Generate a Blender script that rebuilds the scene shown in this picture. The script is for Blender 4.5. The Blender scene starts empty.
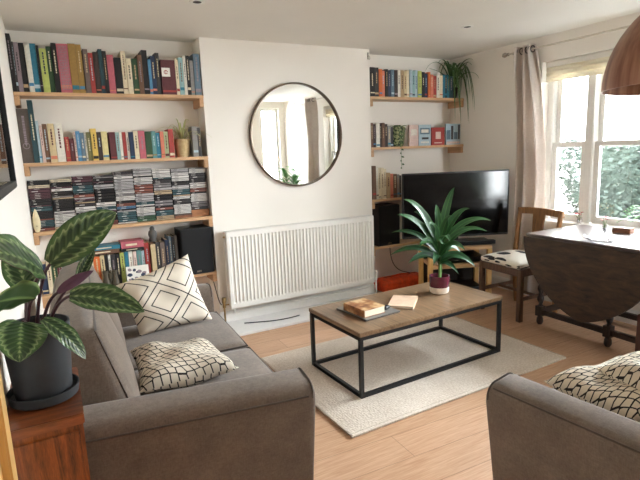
import bpy, math, random
from mathutils import Vector, Matrix
R = random.Random(7)
C = bpy.context.scene.collection
PI = math.pi
# ---- room dimensions (metres) ----
XL, XW, YC, YB, YR = -0.149, 3.84, 3.949, 4.152, -0.55
XC0, XC1, ZC = 1.123, 2.68, 2.303
S1, S2, S3, S4 = 1.874, 1.406, 0.928, 0.47
T1, T2, T3, T4 = 1.891, 1.427, 0.934, 0.47

# ---------------- materials ----------------
def lin(h):
    h = h.lstrip('#')
    f = lambda v: v/12.92 if v <= .04045 else ((v+.055)/1.055)**2.4
    return tuple(f(int(h[i:i+2], 16)/255) for i in (0, 2, 4)) + (1,)
class NT:
    def __init__(s, name):
        s.m = bpy.data.materials.new(name); s.m.use_nodes = True
        s.t = s.m.node_tree; s.b = s.t.nodes['Principled BSDF']
    def n(s, typ, **kw):
        x = s.t.nodes.new('ShaderNode'+typ)
        for k, v in kw.items():
            if k.startswith('i_'):
                key = k[2:]; key = int(key) if key.isdigit() else key.replace('_', ' ')
                x.inputs[key].default_value = v
            else: setattr(x, k, v)
        return x
    def l(s, a, b): s.t.links.new(a, b)
    def set(s, **kw):
        for k, v in kw.items(): s.b.inputs[k.replace('_', ' ')].default_value = v
        return s
    def coord(s, out='Object', scale=(1, 1, 1), rot=(0, 0, 0)):
        tc = s.n('TexCoord'); mp = s.n('Mapping'); mp.inputs['Scale'].default_value = scale; mp.inputs['Rotation'].default_value = rot
        s.l(tc.outputs[out], mp.inputs['Vector']); return mp.outputs[0]
    def ramp(s, fac, stops):
        r = s.n('ValToRGB'); e = r.color_ramp.elements
        while len(e) < len(stops): e.new(.5)
        for q, (p, c) in zip(e, stops): q.position = p; q.color = c
        s.l(fac, r.inputs[0]); return r.outputs[0]
    def bump(s, h, strength=.2, dist=.002):
        b = s.n('Bump'); b.inputs['Strength'].default_value = strength; b.inputs['Distance'].default_value = dist
        s.l(h, b.inputs['Height']); s.l(b.outputs[0], s.b.inputs['Normal'])
    def noise(s, vec, scale, detail=3, rough=.5, dist=0):
        n = s.n('TexNoise'); n.inputs['Scale'].default_value = scale; n.inputs['Detail'].default_value = detail
        n.inputs['Roughness'].default_value = rough; n.inputs['Distortion'].default_value = dist
        s.l(vec, n.inputs['Vector']); return n.outputs[0]
    def math(s, op, a, b=None):
        m = s.n('Math', operation=op)
        for i, v in enumerate((a, b)):
            if v is None: continue
            if isinstance(v, (int, float)): m.inputs[i].default_value = v
            else: s.l(v, m.inputs[i])
        return m.outputs[0]
_mc = {}
def translucent(m, amount=.35):      # thin cloth lets daylight through
    t = m.node_tree; b = t.nodes['Principled BSDF']; src = b.inputs['Base Color'].links[0].from_socket
    tl = t.nodes.new('ShaderNodeBsdfTranslucent'); mx = t.nodes.new('ShaderNodeMixShader'); mx.inputs[0].default_value = amount
    t.links.new(src, tl.inputs[0]); t.links.new(b.outputs[0], mx.inputs[1]); t.links.new(tl.outputs[0], mx.inputs[2]); t.links.new(mx.outputs[0], t.nodes['Material Output'].inputs[0])
def plain(name, col, rough=.5, metal=0, var=.08, scale=30, bump=0):
    key = (name,)
    if key in _mc: return _mc[key]
    t = NT(name); c = lin(col); v = t.coord()
    dk = tuple(x*(1-var) for x in c[:3])+(1,); lt = tuple(min(1, x*(1+var)) for x in c[:3])+(1,)
    nz = t.noise(v, scale); t.l(t.ramp(nz, [(.3, dk), (.7, lt)]), t.b.inputs['Base Color'])
    t.set(Roughness=rough, Metallic=metal)
    if bump: t.bump(nz, bump)
    _mc[key] = t.m; return t.m
def wood(name, c1, c2, axis=0, scale=1.0, rough=.45, stretch=12, ring=5):
    if (name,) in _mc: return _mc[(name,)]
    t = NT(name); sc = [scale*stretch]*3; sc[axis] = scale*1.0
    v = t.coord(scale=tuple(sc)); a = t.noise(v, ring, 4, .6, .6); v2 = t.coord(scale=tuple(x*6 for x in sc)); b = t.noise(v2, 8, 2)
    f = t.math('ADD', t.math('MULTIPLY', a, .8), t.math('MULTIPLY', b, .2))
    t.l(t.ramp(f, [(.3, lin(c1)), (.68, lin(c2))]), t.b.inputs['Base Color']); t.set(Roughness=rough); t.bump(f, .08)
    _mc[(name,)] = t.m; return t.m
def fabric(name, c1, c2, scale=500, bump=.35, rough=.95):
    if (name,) in _mc: return _mc[(name,)]
    t = NT(name); v = t.coord()
    big = t.noise(v, 9, 3); fine = t.noise(t.coord(scale=(1, 1, .25)), scale*.5, 2); fine2 = t.noise(t.coord(scale=(.25, .25, 1)), scale*.5, 2)
    f = t.math('ADD', t.math('MULTIPLY', big, .35), t.math('MULTIPLY', t.math('ADD', fine, fine2), .33))
    t.l(t.ramp(f, [(.36, lin(c1)), (.66, lin(c2))]), t.b.inputs['Base Color'])
    t.set(Roughness=rough, Sheen_Weight=.25, Sheen_Roughness=.5); t.b.inputs['Specular IOR Level'].default_value = .2
    t.bump(t.math('ADD', fine, fine2), bump, .001); _mc[(name,)] = t.m; return t.m

def mat_floor():
    t = NT('oak_floor'); v = t.coord(rot=(0, 0, .035))
    br = t.n('TexBrick', offset=.37, offset_frequency=2); t.l(v, br.inputs['Vector'])
    for k, x in dict(Scale=1, Mortar_Size=.0012, Mortar_Smooth=.2, Bias=0, Brick_Width=1.28, Row_Height=.19).items(): br.inputs[k.replace('_', ' ')].default_value = x
    br.inputs['Color1'].default_value = lin('#cba584'); br.inputs['Color2'].default_value = lin('#d8b292'); br.inputs['Mortar'].default_value = lin('#8a6a4f')
    g = t.noise(t.coord(scale=(1.2, 22, 1), rot=(0, 0, .035)), 5, 5, .6, .8)
    mx = t.n('Mix', data_type='RGBA', blend_type='MULTIPLY'); mx.inputs['Factor'].default_value = .55
    t.l(br.outputs['Color'], mx.inputs['A']); t.l(t.ramp(g, [(.3, lin('#c9a98f')), (.65, (1, 1, 1, 1))]), mx.inputs['B'])
    t.l(mx.outputs['Result'], t.b.inputs['Base Color']); t.set(Roughness=.42); t.bump(g, .05); return t.m
def mat_wall(name, col, rough=.85):
    t = NT(name); v = t.coord(); n = t.noise(v, 2.2, 4); c = lin(col)
    t.l(t.ramp(n, [(.3, tuple(x*.97 for x in c[:3])+(1,)), (.7, c)]), t.b.inputs['Base Color'])
    t.set(Roughness=rough); t.bump(t.noise(v, 60, 3), .06); return t.m
def mat_rug():
    t = NT('rug_weave'); v = t.coord()
    w = t.n('TexVoronoi', feature='F1'); w.inputs['Scale'].default_value = 75; w.inputs['Randomness'].default_value = .6; t.l(v, w.inputs['Vector'])
    n = t.noise(v, 90, 2); b = t.noise(v, 3, 3)
    f = t.math('ADD', t.math('MULTIPLY', n, .6), t.math('MULTIPLY', b, .4))
    t.l(t.ramp(f, [(.36, lin('#c4b4a3')), (.62, lin('#e2d7c9'))]), t.b.inputs['Base Color'])
    t.set(Roughness=1); t.bump(w.outputs['Distance'], .7, .004); return t.m
def mat_glass():
    t = NT('window_glass'); t.t.nodes.remove(t.b)
    tr = t.n('BsdfTransparent'); gl = t.n('BsdfGlossy'); gl.inputs['Roughness'].default_value = .02
    tr.inputs['Color'].default_value = (.97, .985, .98, 1)
    fr = t.n('Fresnel'); fr.inputs['IOR'].default_value = 1.45; mx = t.n('MixShader')
    t.l(fr.outputs[0], mx.inputs[0]); t.l(tr.outputs[0], mx.inputs[1]); t.l(gl.outputs[0], mx.inputs[2])
    t.l(mx.outputs[0], t.t.nodes['Material Output'].inputs[0]); return t.m
def mat_lattice():      # cream cushion with thin black diamonds inside diamonds
    t = NT('diamond_cushion'); uv = t.n('TexCoord').outputs['UV']; sp = t.n('SeparateXYZ'); t.l(uv, sp.inputs[0])
    p = t.math('ADD', sp.outputs[0], sp.outputs[1]); q = t.math('SUBTRACT', sp.outputs[0], sp.outputs[1])
    k = 1.5
    def cell(x, o): return t.math('ABSOLUTE', t.math('SUBTRACT', t.math('FRACT', t.math('ADD', t.math('MULTIPLY', x, k), 5+o)), .5))
    a = cell(p, .18); b = cell(q, .5); m = t.math('MAXIMUM', a, b)
    l1 = t.math('GREATER_THAN', m, .482)
    l2 = t.math('LESS_THAN', t.math('ABSOLUTE', t.math('SUBTRACT', m, .30)), .017)
    f = t.math('MAXIMUM', l1, l2)
    mx = t.n('Mix', data_type='RGBA'); mx.inputs['A'].default_value = lin('#e9dfcf'); mx.inputs['B'].default_value = lin('#2c2724')
    t.l(f, mx.inputs['Factor']); t.l(mx.outputs['Result'], t.b.inputs['Base Color'])
    t.set(Roughness=.95); t.bump(t.noise(t.coord(), 250, 2), .3, .001); return t.m
def mat_net(name, k, bg, th=.1):
    t = NT(name); uv = t.n('TexCoord').outputs['UV']; sp = t.n('SeparateXYZ'); t.l(uv, sp.inputs[0])
    cm = t.n('CombineXYZ'); t.l(t.math('ADD', sp.outputs[0], t.math('MULTIPLY', sp.outputs[1], .5)), cm.inputs[0]); t.l(t.math('MULTIPLY', sp.outputs[1], 1.15), cm.inputs[1])
    w = t.n('TexVoronoi', feature='DISTANCE_TO_EDGE'); w.inputs['Scale'].default_value = k; w.inputs['Randomness'].default_value = .32; t.l(cm.outputs[0], w.inputs['Vector'])
    f = t.math('LESS_THAN', w.outputs['Distance'], th)
    mx = t.n('Mix', data_type='RGBA'); mx.inputs['A'].default_value = lin(bg); mx.inputs['B'].default_value = lin('#25211f')
    t.l(f, mx.inputs['Factor']); t.l(mx.outputs['Result'], t.b.inputs['Base Color'])
    t.set(Roughness=.95); t.bump(w.outputs['Distance'], .3, .003); return t.m
def mat_birds():
    t = NT('blotch_print'); uv = t.n('TexCoord').outputs['UV']; mp = t.n('Mapping'); mp.inputs['Scale'].default_value = (1, .55, 1); mp.inputs['Rotation'].default_value = (0, 0, .5); t.l(uv, mp.inputs[0])
    w = t.n('TexVoronoi', feature='F1'); w.inputs['Scale'].default_value = 4.2; w.inputs['Randomness'].default_value = .6; t.l(mp.outputs[0], w.inputs['Vector'])
    n = t.noise(mp.outputs[0], 9, 1); f = t.math('ADD', w.outputs['Distance'], t.math('MULTIPLY', n, .35))
    t.l(t.ramp(f, [(.56, lin('#1d2026')), (.60, lin('#e6e0d5'))]), t.b.inputs['Base Color']); t.set(Roughness=.9); return t.m
def mat_calathea():     # light feathered centre, dark blotches and a pale wavy line near the rim
    t = NT('calathea_leaf'); uv = t.n('TexCoord').outputs['UV']; sp = t.n('SeparateXYZ'); t.l(uv, sp.inputs[0])
    u = t.math('ABSOLUTE', t.math('MULTIPLY', t.math('SUBTRACT', sp.outputs[0], .5), 2))      # 0 midrib, 1 rim
    wv = t.math('SINE', t.math('MULTIPLY', t.math('SUBTRACT', sp.outputs[1], t.math('MULTIPLY', u, .22)), 62))
    nz = t.noise(uv, 14, 2)
    uu = t.math('ADD', u, t.math('ADD', t.math('MULTIPLY', wv, .06), t.math('MULTIPLY', t.math('SUBTRACT', nz, .5), .15)))
    c = t.ramp(uu, [(.0, lin('#8c9c6c')), (.05, lin('#4f6a3a')), (.12, lin('#2c4726')), (.5, lin('#20371d')), (.62, lin('#5d7447')), (.70, lin('#93a376')), (.75, lin('#4a6a38')), (1, lin('#2f4f28'))])
    st = t.math('GREATER_THAN', wv, .55)
    mx = t.n('Mix', data_type='RGBA'); mx.inputs['B'].default_value = lin('#627a4c'); t.l(t.math('MULTIPLY', st, .28), mx.inputs['Factor']); t.l(c, mx.inputs['A'])
    t.l(mx.outputs['Result'], t.b.inputs['Base Color']); t.set(Roughness=.33); t.bump(wv, .25, .002); return t.m
def mat_strap(name, c1, c2, rough=.42, var=True):        # long leaf with a lighter midrib / margin
    t = NT(name); uv = t.n('TexCoord').outputs['UV']; sp = t.n('SeparateXYZ'); t.l(uv, sp.inputs[0])
    u = t.math('ABSOLUTE', t.math('MULTIPLY', t.math('SUBTRACT', sp.outputs[0], .5), 2))
    t.l(t.ramp(u, [(0, lin(c2)), (.15, lin(c1)), (.75, lin(c1)), (1, lin(c2) if var else lin(c1))]), t.b.inputs['Base Color']); t.set(Roughness=rough)
    t.b.inputs['Specular IOR Level'].default_value = .5
    return t.m
def mat_copper():
    t = NT('copper'); v = t.coord(scale=(26, 26, .6)); n = t.noise(v, 1.2, 3)
    t.l(t.ramp(n, [(.3, lin('#7a5140')), (.7, lin('#b28770'))]), t.b.inputs['Base Color']); t.set(Metallic=.85, Roughness=.38); return t.m
M = dict(
    floor=mat_floor(), wall=mat_wall('wall_paint', '#f2ede5'), ceil=mat_wall('ceiling_paint', '#efece5'), trim=plain('white_gloss', '#eceae5', .35, var=.02),
    hearth=plain('white_board', '#eae8e6', .4, var=.03), pine=wood('pine', '#bd956c', '#d6b088', 0), piney=wood('pine_y', '#b08660', '#cfa57c', 1), pinez=wood('pine_z', '#d0a05c', '#e6c07e', 2),
    rad=plain('radiator_enamel', '#e9e7e1', .3, var=.02), brass=plain('old_brass', '#a08a5e', .35, .8), steel=plain('steel', '#b9b7b2', .25, 1), chrome=plain('chrome', '#d5d5d3', .15, 1),
    black=plain('black_steel', '#17181a', .45), blackp=plain('black_plastic', '#121214', .4), screen=plain('tv_screen', '#050506', .12, var=.02), grille=plain('speaker_cloth', '#131417', .9, scale=400, bump=.4),
    linen=fabric('taupe_linen', '#64584f', '#837569'), piping=fabric('piping', '#4a3f38', '#5a4f47'), ttop=wood('oak_grey', '#5c4734', '#96795c', 1, rough=.3), rug=mat_rug(), rughem=fabric('rug_hem', '#a69683', '#cfc1ae'),
    glass=mat_glass(), lattice=mat_lattice(), net=mat_net('net_cushion', 12, '#ddd2c0', .078), net2=mat_net('net_cushion_large', 12.5, '#dfd4c0', .085), birds=mat_birds(),
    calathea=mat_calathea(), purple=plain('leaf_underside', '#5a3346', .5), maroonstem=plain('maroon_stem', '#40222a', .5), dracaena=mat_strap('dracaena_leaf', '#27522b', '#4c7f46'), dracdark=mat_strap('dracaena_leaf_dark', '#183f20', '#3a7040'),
    spider=mat_strap('spider_leaf', '#a3a868', '#dcdab0', .45), spiderd=mat_strap('spider_leaf_dark', '#33502a', '#7f9a5c', .45), palm=mat_strap('palm_leaf', '#3f8a3a', '#68ab55', .4), stemg=plain('green_stem', '#5b7a3c', .5),
    potgrey=plain('charcoal_pot', '#33363a', .7, bump=.1), soil=plain('soil', '#2b2019', 1, scale=120, bump=.5), burg=plain('burgundy_glaze', '#5a2130', .25, var=.15), creampot=plain('cream_glaze', '#e8dccb', .4), potcane=fabric('straw_pot', '#b59a6c', '#d9c39a', 200),
    rose=wood('rosewood', '#3a1508', '#b5622c', 2, 1.6, .28, 9, 3.6), rosetop=wood('rosewood_top', '#47200f', '#a05a30', 0, 1.3, .28, 9, 3), oakd=wood('dark_oak', '#170e08', '#503722', 1, 1.2, .42, 4, 7), oakdz=wood('dark_oak_z', '#1a1210', '#38271f', 2, 1, .4), oakdt=wood('dark_oak_top', '#33241f', '#5f4b42', 1, 1, .36),
    chair=wood('chair_oak', '#3f2a1d', '#6a4a35', 2, 1), chairg=wood('chair_golden', '#6f4a29', '#a0713f', 2, 1), chairr=wood('chair_red', '#3a1a12', '#5c2c1e', 2, 1),
    curtain=fabric('curtain_cloth', '#d8cec6', '#e8e0d9', 300, .2), blind=fabric('blind_cloth', '#e8e0ce', '#f1ebdd', 300, .2), copper=mat_copper(), mirror=plain('mirror_silver', '#f2f2f0', .01, 1, 0), bronze=plain('bronze_frame', '#5e5043', .4, .7),
    paper=plain('page_paper', '#e6dcc6', .9, var=.06, scale=200), pinkcard=plain('pink_cover', '#d3b59a', .7), orangebag=plain('orange_bag', '#ee5526', .55, var=.2, scale=25, bump=.5), white=plain('white_paper', '#e9e6df', .7, var=.03),
    picmat=plain('mount_card', '#d8d4cc', .8), ivory=plain('ivory_ornament', '#d8cba6', .5, var=.12), olive=plain('binocular_olive', '#4a4232', .6, bump=.3), lens=plain('lens_glass', '#0a0a0d', .05), cardboard=plain('brown_card', '#a5714b', .7),
    leafy=plain('hedge_leaf', '#1b261d', .9, var=.3, scale=2.5), stonew=plain('white_render', '#cfccc4', .9), patio=plain('patio_stone', '#77726a', .9), rubber=plain('cable_black', '#17151a', .5), whitecable=plain('cable_white', '#dedbd4', .5), red=plain('red_petal', '#a0303a', .6), pinkp=plain('pink_petal', '#d99aa0', .6), walnut=wood('small_walnut', '#6b3f2a', '#8f5c3e', 1))
translucent(M['curtain'], .5); translucent(M['blind'], .3)
t = NT('clear_dish'); t.set(Roughness=.05, Transmission_Weight=1, IOR=1.45); t.b.inputs['Base Color'].default_value = (.95, .93, .95, 1); M['dish'] = t.m
for k_, v_ in (('screen', .35), ('oakdt', .9)): M[k_].node_tree.nodes['Principled BSDF'].inputs['Specular IOR Level'].default_value = v_

# ---------------- mesh helpers ----------------
class MB:
    def __init__(s): s.v = []; s.f = []; s.mi = []; s.uv = {}
    def add(s, vs, fs, mi=0, uvs=None):
        o = len(s.v); s.v += [tuple(v) for v in vs]
        for f in fs: s.f.append(tuple(i+o for i in f)); s.mi.append(mi)
        if uvs:
            for i, u in enumerate(uvs): s.uv[o+i] = u
        return s
    def box(s, x0, x1, y0, y1, z0, z1, mi=0, mat=None):
        vs = [(x, y, z) for z in (z0, z1) for y in (y0, y1) for x in (x0, x1)]
        if mat: vs = [mat @ Vector(v) for v in vs]
        return s.add(vs, [(0, 2, 3, 1), (4, 5, 7, 6), (0, 1, 5, 4), (2, 6, 7, 3), (0, 4, 6, 2), (1, 3, 7, 5)], mi)
    def rbox(s, cx, cy, cz, sx, sy, sz, r=.02, n=8, puff=(0, 0, 0), mi=0, mat=None, uvaxis=None):
        h = (sx/2, sy/2, sz/2); inn = [max(a-r, 0) for a in h]
        def sm(k):      # parameter clustered at the rim so the edge rounding has enough points
            out = []
            for i in range(n+1):
                q = -1+2*i/n; out.append(math.copysign(abs(q)**.6, q))
            return out
        g = sm(n)
        for ax in range(3):
            a, b = [(1, 2), (2, 0), (0, 1)][ax]
            for sg in (-1, 1):
                vs, fs, uvs = [], [], []
                for i in range(n+1):
                    for j in range(n+1):
                        q = [0, 0, 0]; q[ax] = sg*h[ax]; q[a] = g[i]*h[a]; q[b] = g[j]*h[b]
                        cl = [max(-inn[k], min(inn[k], q[k])) for k in range(3)]; dv = Vector([q[k]-cl[k] for k in range(3)])
                        p = Vector(cl)+(dv.normalized()*r if dv.length > 1e-9 else dv)
                        un = [p[k]/h[k] for k in range(3)]
                        for k in range(3):
                            if puff[k]:
                                o = [m for m in range(3) if m != k]
                                p[k] += un[k]*puff[k]*(1-un[o[0]]**2)*(1-un[o[1]]**2)
                        p = p+Vector((cx, cy, cz)); p = mat @ p if mat else p
                        vs.append(p); uvs.append((un[a]*.5+.5, un[b]*.5+.5))
                for i in range(n):
                    for j in range(n):
                        k = i*(n+1)+j; q = (k, k+n+1, k+n+2, k+1); fs.append(q if sg > 0 else q[::-1])
                s.add(vs, fs, mi, uvs)
        return s
    def tube(s, pts, r, n=8, mi=0, cap=True):
        pts = [Vector(p) for p in pts]; rs = r if isinstance(r, (list, tuple)) else [r]*len(pts); vs, fs = [], []; up = None
        for i, p in enumerate(pts):
            t = (pts[min(i+1, len(pts)-1)]-pts[max(i-1, 0)]).normalized()
            if up is None: up = Vector((0, 0, 1)) if abs(t.z) < .9 else Vector((1, 0, 0))
            a = t.cross(up).normalized(); b = a.cross(t).normalized(); up = b
            vs += [p+(a*math.cos(2*PI*k/n)+b*math.sin(2*PI*k/n))*rs[i] for k in range(n)]
        for i in range(len(pts)-1):
            for k in range(n): fs.append((i*n+k, i*n+(k+1) % n, (i+1)*n+(k+1) % n, (i+1)*n+k))
        if cap: fs.append(tuple(range(n))[::-1]); fs.append(tuple((len(pts)-1)*n+k for k in range(n)))
        return s.add(vs, fs, mi)
    def lathe(s, prof, c=(0, 0, 0), n=24, mi=0, mat=None, mis=None):
        vs, fs, ms = [], [], []
        for r, z in prof:
            for k in range(n):
                p = Vector((r*math.cos(2*PI*k/n), r*math.sin(2*PI*k/n), z)); p = mat @ p if mat else p; vs.append(p+Vector(c))
        o = len(s.v); s.v += [tuple(v) for v in vs]
        for i in range(len(prof)-1):
            for k in range(n):
                s.f.append((o+i*n+k, o+i*n+(k+1) % n, o+(i+1)*n+(k+1) % n, o+(i+1)*n+k)); s.mi.append(mis[i] if mis else mi)
        return s
    def prism(s, poly, axis, a, b, mi=0, mat=None):     # polygon extruded along an axis from a to b
        def P(u, v, w): return {0: (w, u, v), 1: (u, w, v), 2: (u, v, w)}[axis]
        n = len(poly); vs = [P(u, v, w) for w in (a, b) for u, v in poly]
        if mat: vs = [mat @ Vector(v) for v in vs]
        return s.add(vs, [tuple(range(n))[::-1], tuple(range(n, 2*n))]+[(i, (i+1) % n, n+(i+1) % n, n+i) for i in range(n)], mi)
    def build(s, name, mats, parent=None, smooth=True, ang=40, loc=None, bevel=0):
        import bmesh
        me = bpy.data.meshes.new(name); me.from_pydata(s.v, [], s.f)
        mats = mats if isinstance(mats, (list, tuple)) else [mats]
        for m in mats: me.materials.append(M[m] if isinstance(m, str) else m)
        me.polygons.foreach_set('material_index', s.mi)
        if s.uv:
            ul = me.uv_layers.new(name='UVMap')
            for lp in me.loops: ul.data[lp.index].uv = s.uv.get(lp.vertex_index, (0, 0))
        bm = bmesh.new(); bm.from_mesh(me)
        bmesh.ops.remove_doubles(bm, verts=bm.verts, dist=1e-5)
        bmesh.ops.recalc_face_normals(bm, faces=bm.faces)
        if bevel:
            bmesh.ops.bevel(bm, geom=[e for e in bm.edges if len(e.link_faces) == 2 and e.calc_face_angle() > .5], offset=bevel, segments=2, affect='EDGES', clamp_overlap=True)
        bm.to_mesh(me); bm.free()
        if smooth:
            for p in me.polygons: p.use_smooth = True
            me.set_sharp_from_angle(angle=math.radians(ang))
        o = bpy.data.objects.new(name, me); C.objects.link(o)
        if parent: o.parent = parent
        if loc: o.location = loc
        return o
def tag(o, label, cat, group=None, kind=None):
    o['label'] = label; o['category'] = cat
    if group: o['group'] = group
    if kind: o['kind'] = kind
    return o
def thing(name, label, cat, loc=(0, 0, 0), rz=0, group=None, kind=None):
    o = bpy.data.objects.new(name, None); C.objects.link(o); o.location = loc; o.rotation_euler = (0, 0, rz); o.empty_display_size = .05
    return tag(o, label, cat, group, kind)
def struct(o, label=None, cat=None):
    o['kind'] = 'structure'
    if label: o['label'] = label; o['category'] = cat
    return o
def bez(p, n):
    p = [Vector(q) for q in p]; out = []
    for i in range(n+1):
        t = i/n
        if len(p) == 3: out.append(p[0]*(1-t)**2+p[1]*2*t*(1-t)+p[2]*t*t)
        else: out.append(p[0]*(1-t)**3+p[1]*3*t*(1-t)**2+p[2]*3*t*t*(1-t)+p[3]*t**3)
    return out
def leaf(mb, pts, width, up=(0, 0, 1), prof=None, fold=.25, nx=6, under=1, th=.0012, wave=0):
    """a leaf blade along pts: V-folded, with a real thickness; material 0 above, `under` below"""
    prof = prof or (lambda t: math.sin(PI*min(1, t*.96+.04))**.8)
    up = Vector(up); n = len(pts); top, uv = [], []
    for i, p in enumerate(pts):
        tt = i/(n-1); tg = (pts[min(i+1, n-1)]-pts[max(i-1, 0)]).normalized(); sd = tg.cross(up).normalized(); nr = sd.cross(tg).normalized()
        w = width*.5*max(prof(tt), .02)
        for k in range(nx+1):
            q = -1+2*k/nx; top.append((p+sd*w*q+nr*(abs(q)*w*fold+wave*w*math.sin(tt*17+q)*abs(q)), nr)); uv.append((k/nx, tt))
    m = nx+1; fs = [(i*m+k, i*m+k+1, (i+1)*m+k+1, (i+1)*m+k) for i in range(n-1) for k in range(nx)]
    mb.add([a for a, b in top], [f[::-1] for f in fs], 0, uv)
    mb.add([a-b*th for a, b in top], fs, under, uv)
    o = len(top); base = len(mb.v)-2*o
    rim = [k for k in range(m)]+[i*m+nx for i in range(1, n)]+[(n-1)*m+k for k in range(nx-1, -1, -1)]+[i*m for i in range(n-2, 0, -1)]
    for a, b in zip(rim, rim[1:]+rim[:1]): mb.f.append((base+a, base+b, base+o+b, base+o+a)); mb.mi.append(under)
    return mb
def pillow(name, corners, thick, mat, parent=None, n=22, sag=0, seed=1, lump=.01):
    c = [Vector(q) for q in corners]; rr = random.Random(seed); ph = [rr.uniform(0, 6) for _ in range(4)]
    nr = (c[1]-c[0]).cross(c[3]-c[0]).normalized(); mb = MB()
    for sg in (1, -1):
        vs, uv, fs = [], [], []
        for i in range(n+1):
            for j in range(n+1):
                u, v = i/n, j/n; a, b = 2*u-1, 2*v-1
                uu = .5+.5*a*(1-.07*(1-b*b)); vv = .5+.5*b*(1-.07*(1-a*a))
                p = c[0]*(1-uu)*(1-vv)+c[1]*uu*(1-vv)+c[2]*uu*vv+c[3]*(1-uu)*vv
                e = max(0, (1-a**4)*(1-b**4))**.55
                p = p+nr*(sg*thick*.5*e+lump*e*(math.sin(5*a+ph[0])*math.cos(4*b+ph[1])))+Vector((0, 0, -sag*(1-a*a)*(1-b*b)))
                vs.append(p); uv.append((u, v) if sg > 0 else (1-u, v))
        for i in range(n):
            for j in range(n):
                k = i*(n+1)+j; q = (k, k+n+1, k+n+2, k+1); fs.append(q if sg > 0 else q[::-1])
        mb.add(vs, fs, 0, uv)
    # keep the two faces' uv apart: no welding of uv needed, the rim is shared
    return mb.build(name, mat, parent, ang=80)
# ================= the room =================
struct(MB().box(XL-.2, XW+.25, YR-.2, YB+.2, -.12, 0).build('floor', 'floor', smooth=False))
struct(MB().box(XL-.2, XW+.25, YR-.2, YB+.2, ZC, ZC+.12).build('ceiling', 'ceil', smooth=False))
struct(MB().box(XL-.2, XL, YR, YB, 0, ZC).build('wall_left', 'wall', smooth=False))
struct(MB().box(XL-.2, XW+.25, YB, YB+.2, 0, ZC).build('wall_back', 'wall', smooth=False))
RX0, RX1, RZ1 = 1.25, 1.91, 2.0         # door in the rear wall, behind the photographer
NX0, NX1, NZ0, NZ1 = 3.40, 3.74, .52, 2.2     # narrow window added in the unseen rear corner, to brighten mirror and television
rw_ = MB().box(XL-.2, RX0, YR-.2, YR, 0, ZC).box(RX0, RX1, YR-.2, YR, RZ1, ZC).box(RX1, NX0, YR-.2, YR, 0, ZC).box(NX0, NX1, YR-.2, YR, 0, NZ0).box(NX0, NX1, YR-.2, YR, NZ1, ZC).box(NX1, XW+.25, YR-.2, YR, 0, ZC)
struct(rw_.build('wall_rear', 'wall', smooth=False))
w2_ = struct(MB().box(NX0, NX0+.04, YR-.15, YR-.08, NZ0, NZ1).box(NX1-.04, NX1, YR-.15, YR-.08, NZ0, NZ1).box(NX0+.04, NX1-.04, YR-.15, YR-.08, NZ0, NZ0+.05).box(NX0+.04, NX1-.04, YR-.15, YR-.08, NZ1-.05, NZ1).build('window_added', 'trim', bevel=.003))
MB().box(NX0+.04, NX1-.04, YR-.117, YR-.113, NZ0+.05, NZ1-.05).build('pane', 'glass', w2_, smooth=False)
struct(MB().box(XC0, XC1, YC, YB, 0, ZC).build('wall_chimney', 'wall', smooth=False))
WY0, WY1, WZ0, WZ1 = .92, 3.02, .70, 2.09
w = MB()
w.box(XW, XW+.25, YR, WY0, 0, ZC).box(XW, XW+.25, WY1, YB, 0, ZC).box(XW, XW+.25, WY0, WY1, 0, WZ0).box(XW, XW+.25, WY0, WY1, WZ1, ZC)
struct(w.build('wall_right', 'wall', smooth=False))
sk = [(0, 0), (.016, 0), (.016, .085), (.011, .1), (.006, .108), (0, .112)]
struct(MB().prism([(YC-a, z) for a, z in sk], 0, XC0, XC1).build('baseboard_chimney', 'trim', smooth=False))
struct(MB().prism([(YB-a, z) for a, z in sk], 0, XL, XC0).prism([(YB-a, z) for a, z in sk], 0, XC1, XW).build('baseboard_back', 'trim', smooth=False))
struct(MB().prism([(XW-a, z) for a, z in sk], 1, YR, YB).build('baseboard_right', 'trim', smooth=False))
struct(MB().prism([(XL+a, z) for a, z in sk], 1, 1.5, YB).build('baseboard_left', 'trim', smooth=False))
# white board laid on the floor in front of the chimney breast
struct(MB().box(XC0-.01, XC1, 3.60, YC-.017, 0, .022).build('hearth', 'hearth', bevel=.003), 'low white painted hearth board on the floor under the radiator', 'hearth')
# pine door casing by the camera on the left wall
struct(MB().box(XL, -.117, .74, .90, 0, 2.02).box(XL, -.104, .845, .90, 0, 2.02).build('trim_1', 'pinez', bevel=.003))
# white panelled door in the rear wall
DY = YR-.12
d1 = struct(MB().box(RX0+.002, RX0+.085, DY, DY+.045, .008, RZ1-.004).box(RX1-.085, RX1-.002, DY, DY+.045, .008, RZ1-.004).box(RX0+.085, RX1-.085, DY, DY+.045, .008, .98).box(RX0+.085, RX1-.085, DY, DY+.045, .981, 1.06).box(RX0+.085, RX1-.085, DY, DY+.045, 1.9, RZ1-.004).build('door_1', 'trim', bevel=.003))
for a_, b_ in ((1.06, 1.9),): MB().box(RX0+.085, RX1-.085, DY+.02, DY+.025, a_, b_).build('door_panel', 'trim', d1, bevel=.004)
MB().box(RX0-.07, RX0-.001, YR+.0005, YR+.02, 0, 2.07).box(RX1+.001, RX1+.07, YR+.0005, YR+.02, 0, 2.07).box(RX0-.001, RX1+.001, YR+.0005, YR+.02, 2.001, 2.07).build('door_frame', 'trim', d1, bevel=.004)
hd = MB(); hd.lathe([(.001, .06), (.028, .055), (.03, .04), (.012, .025), (.012, 0)], (RX0+.045, DY+.045, 1.02), 16, mat=Matrix.Rotation(-PI/2, 4, 'X')); hd.build('door_knob', 'brass', d1)

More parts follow.
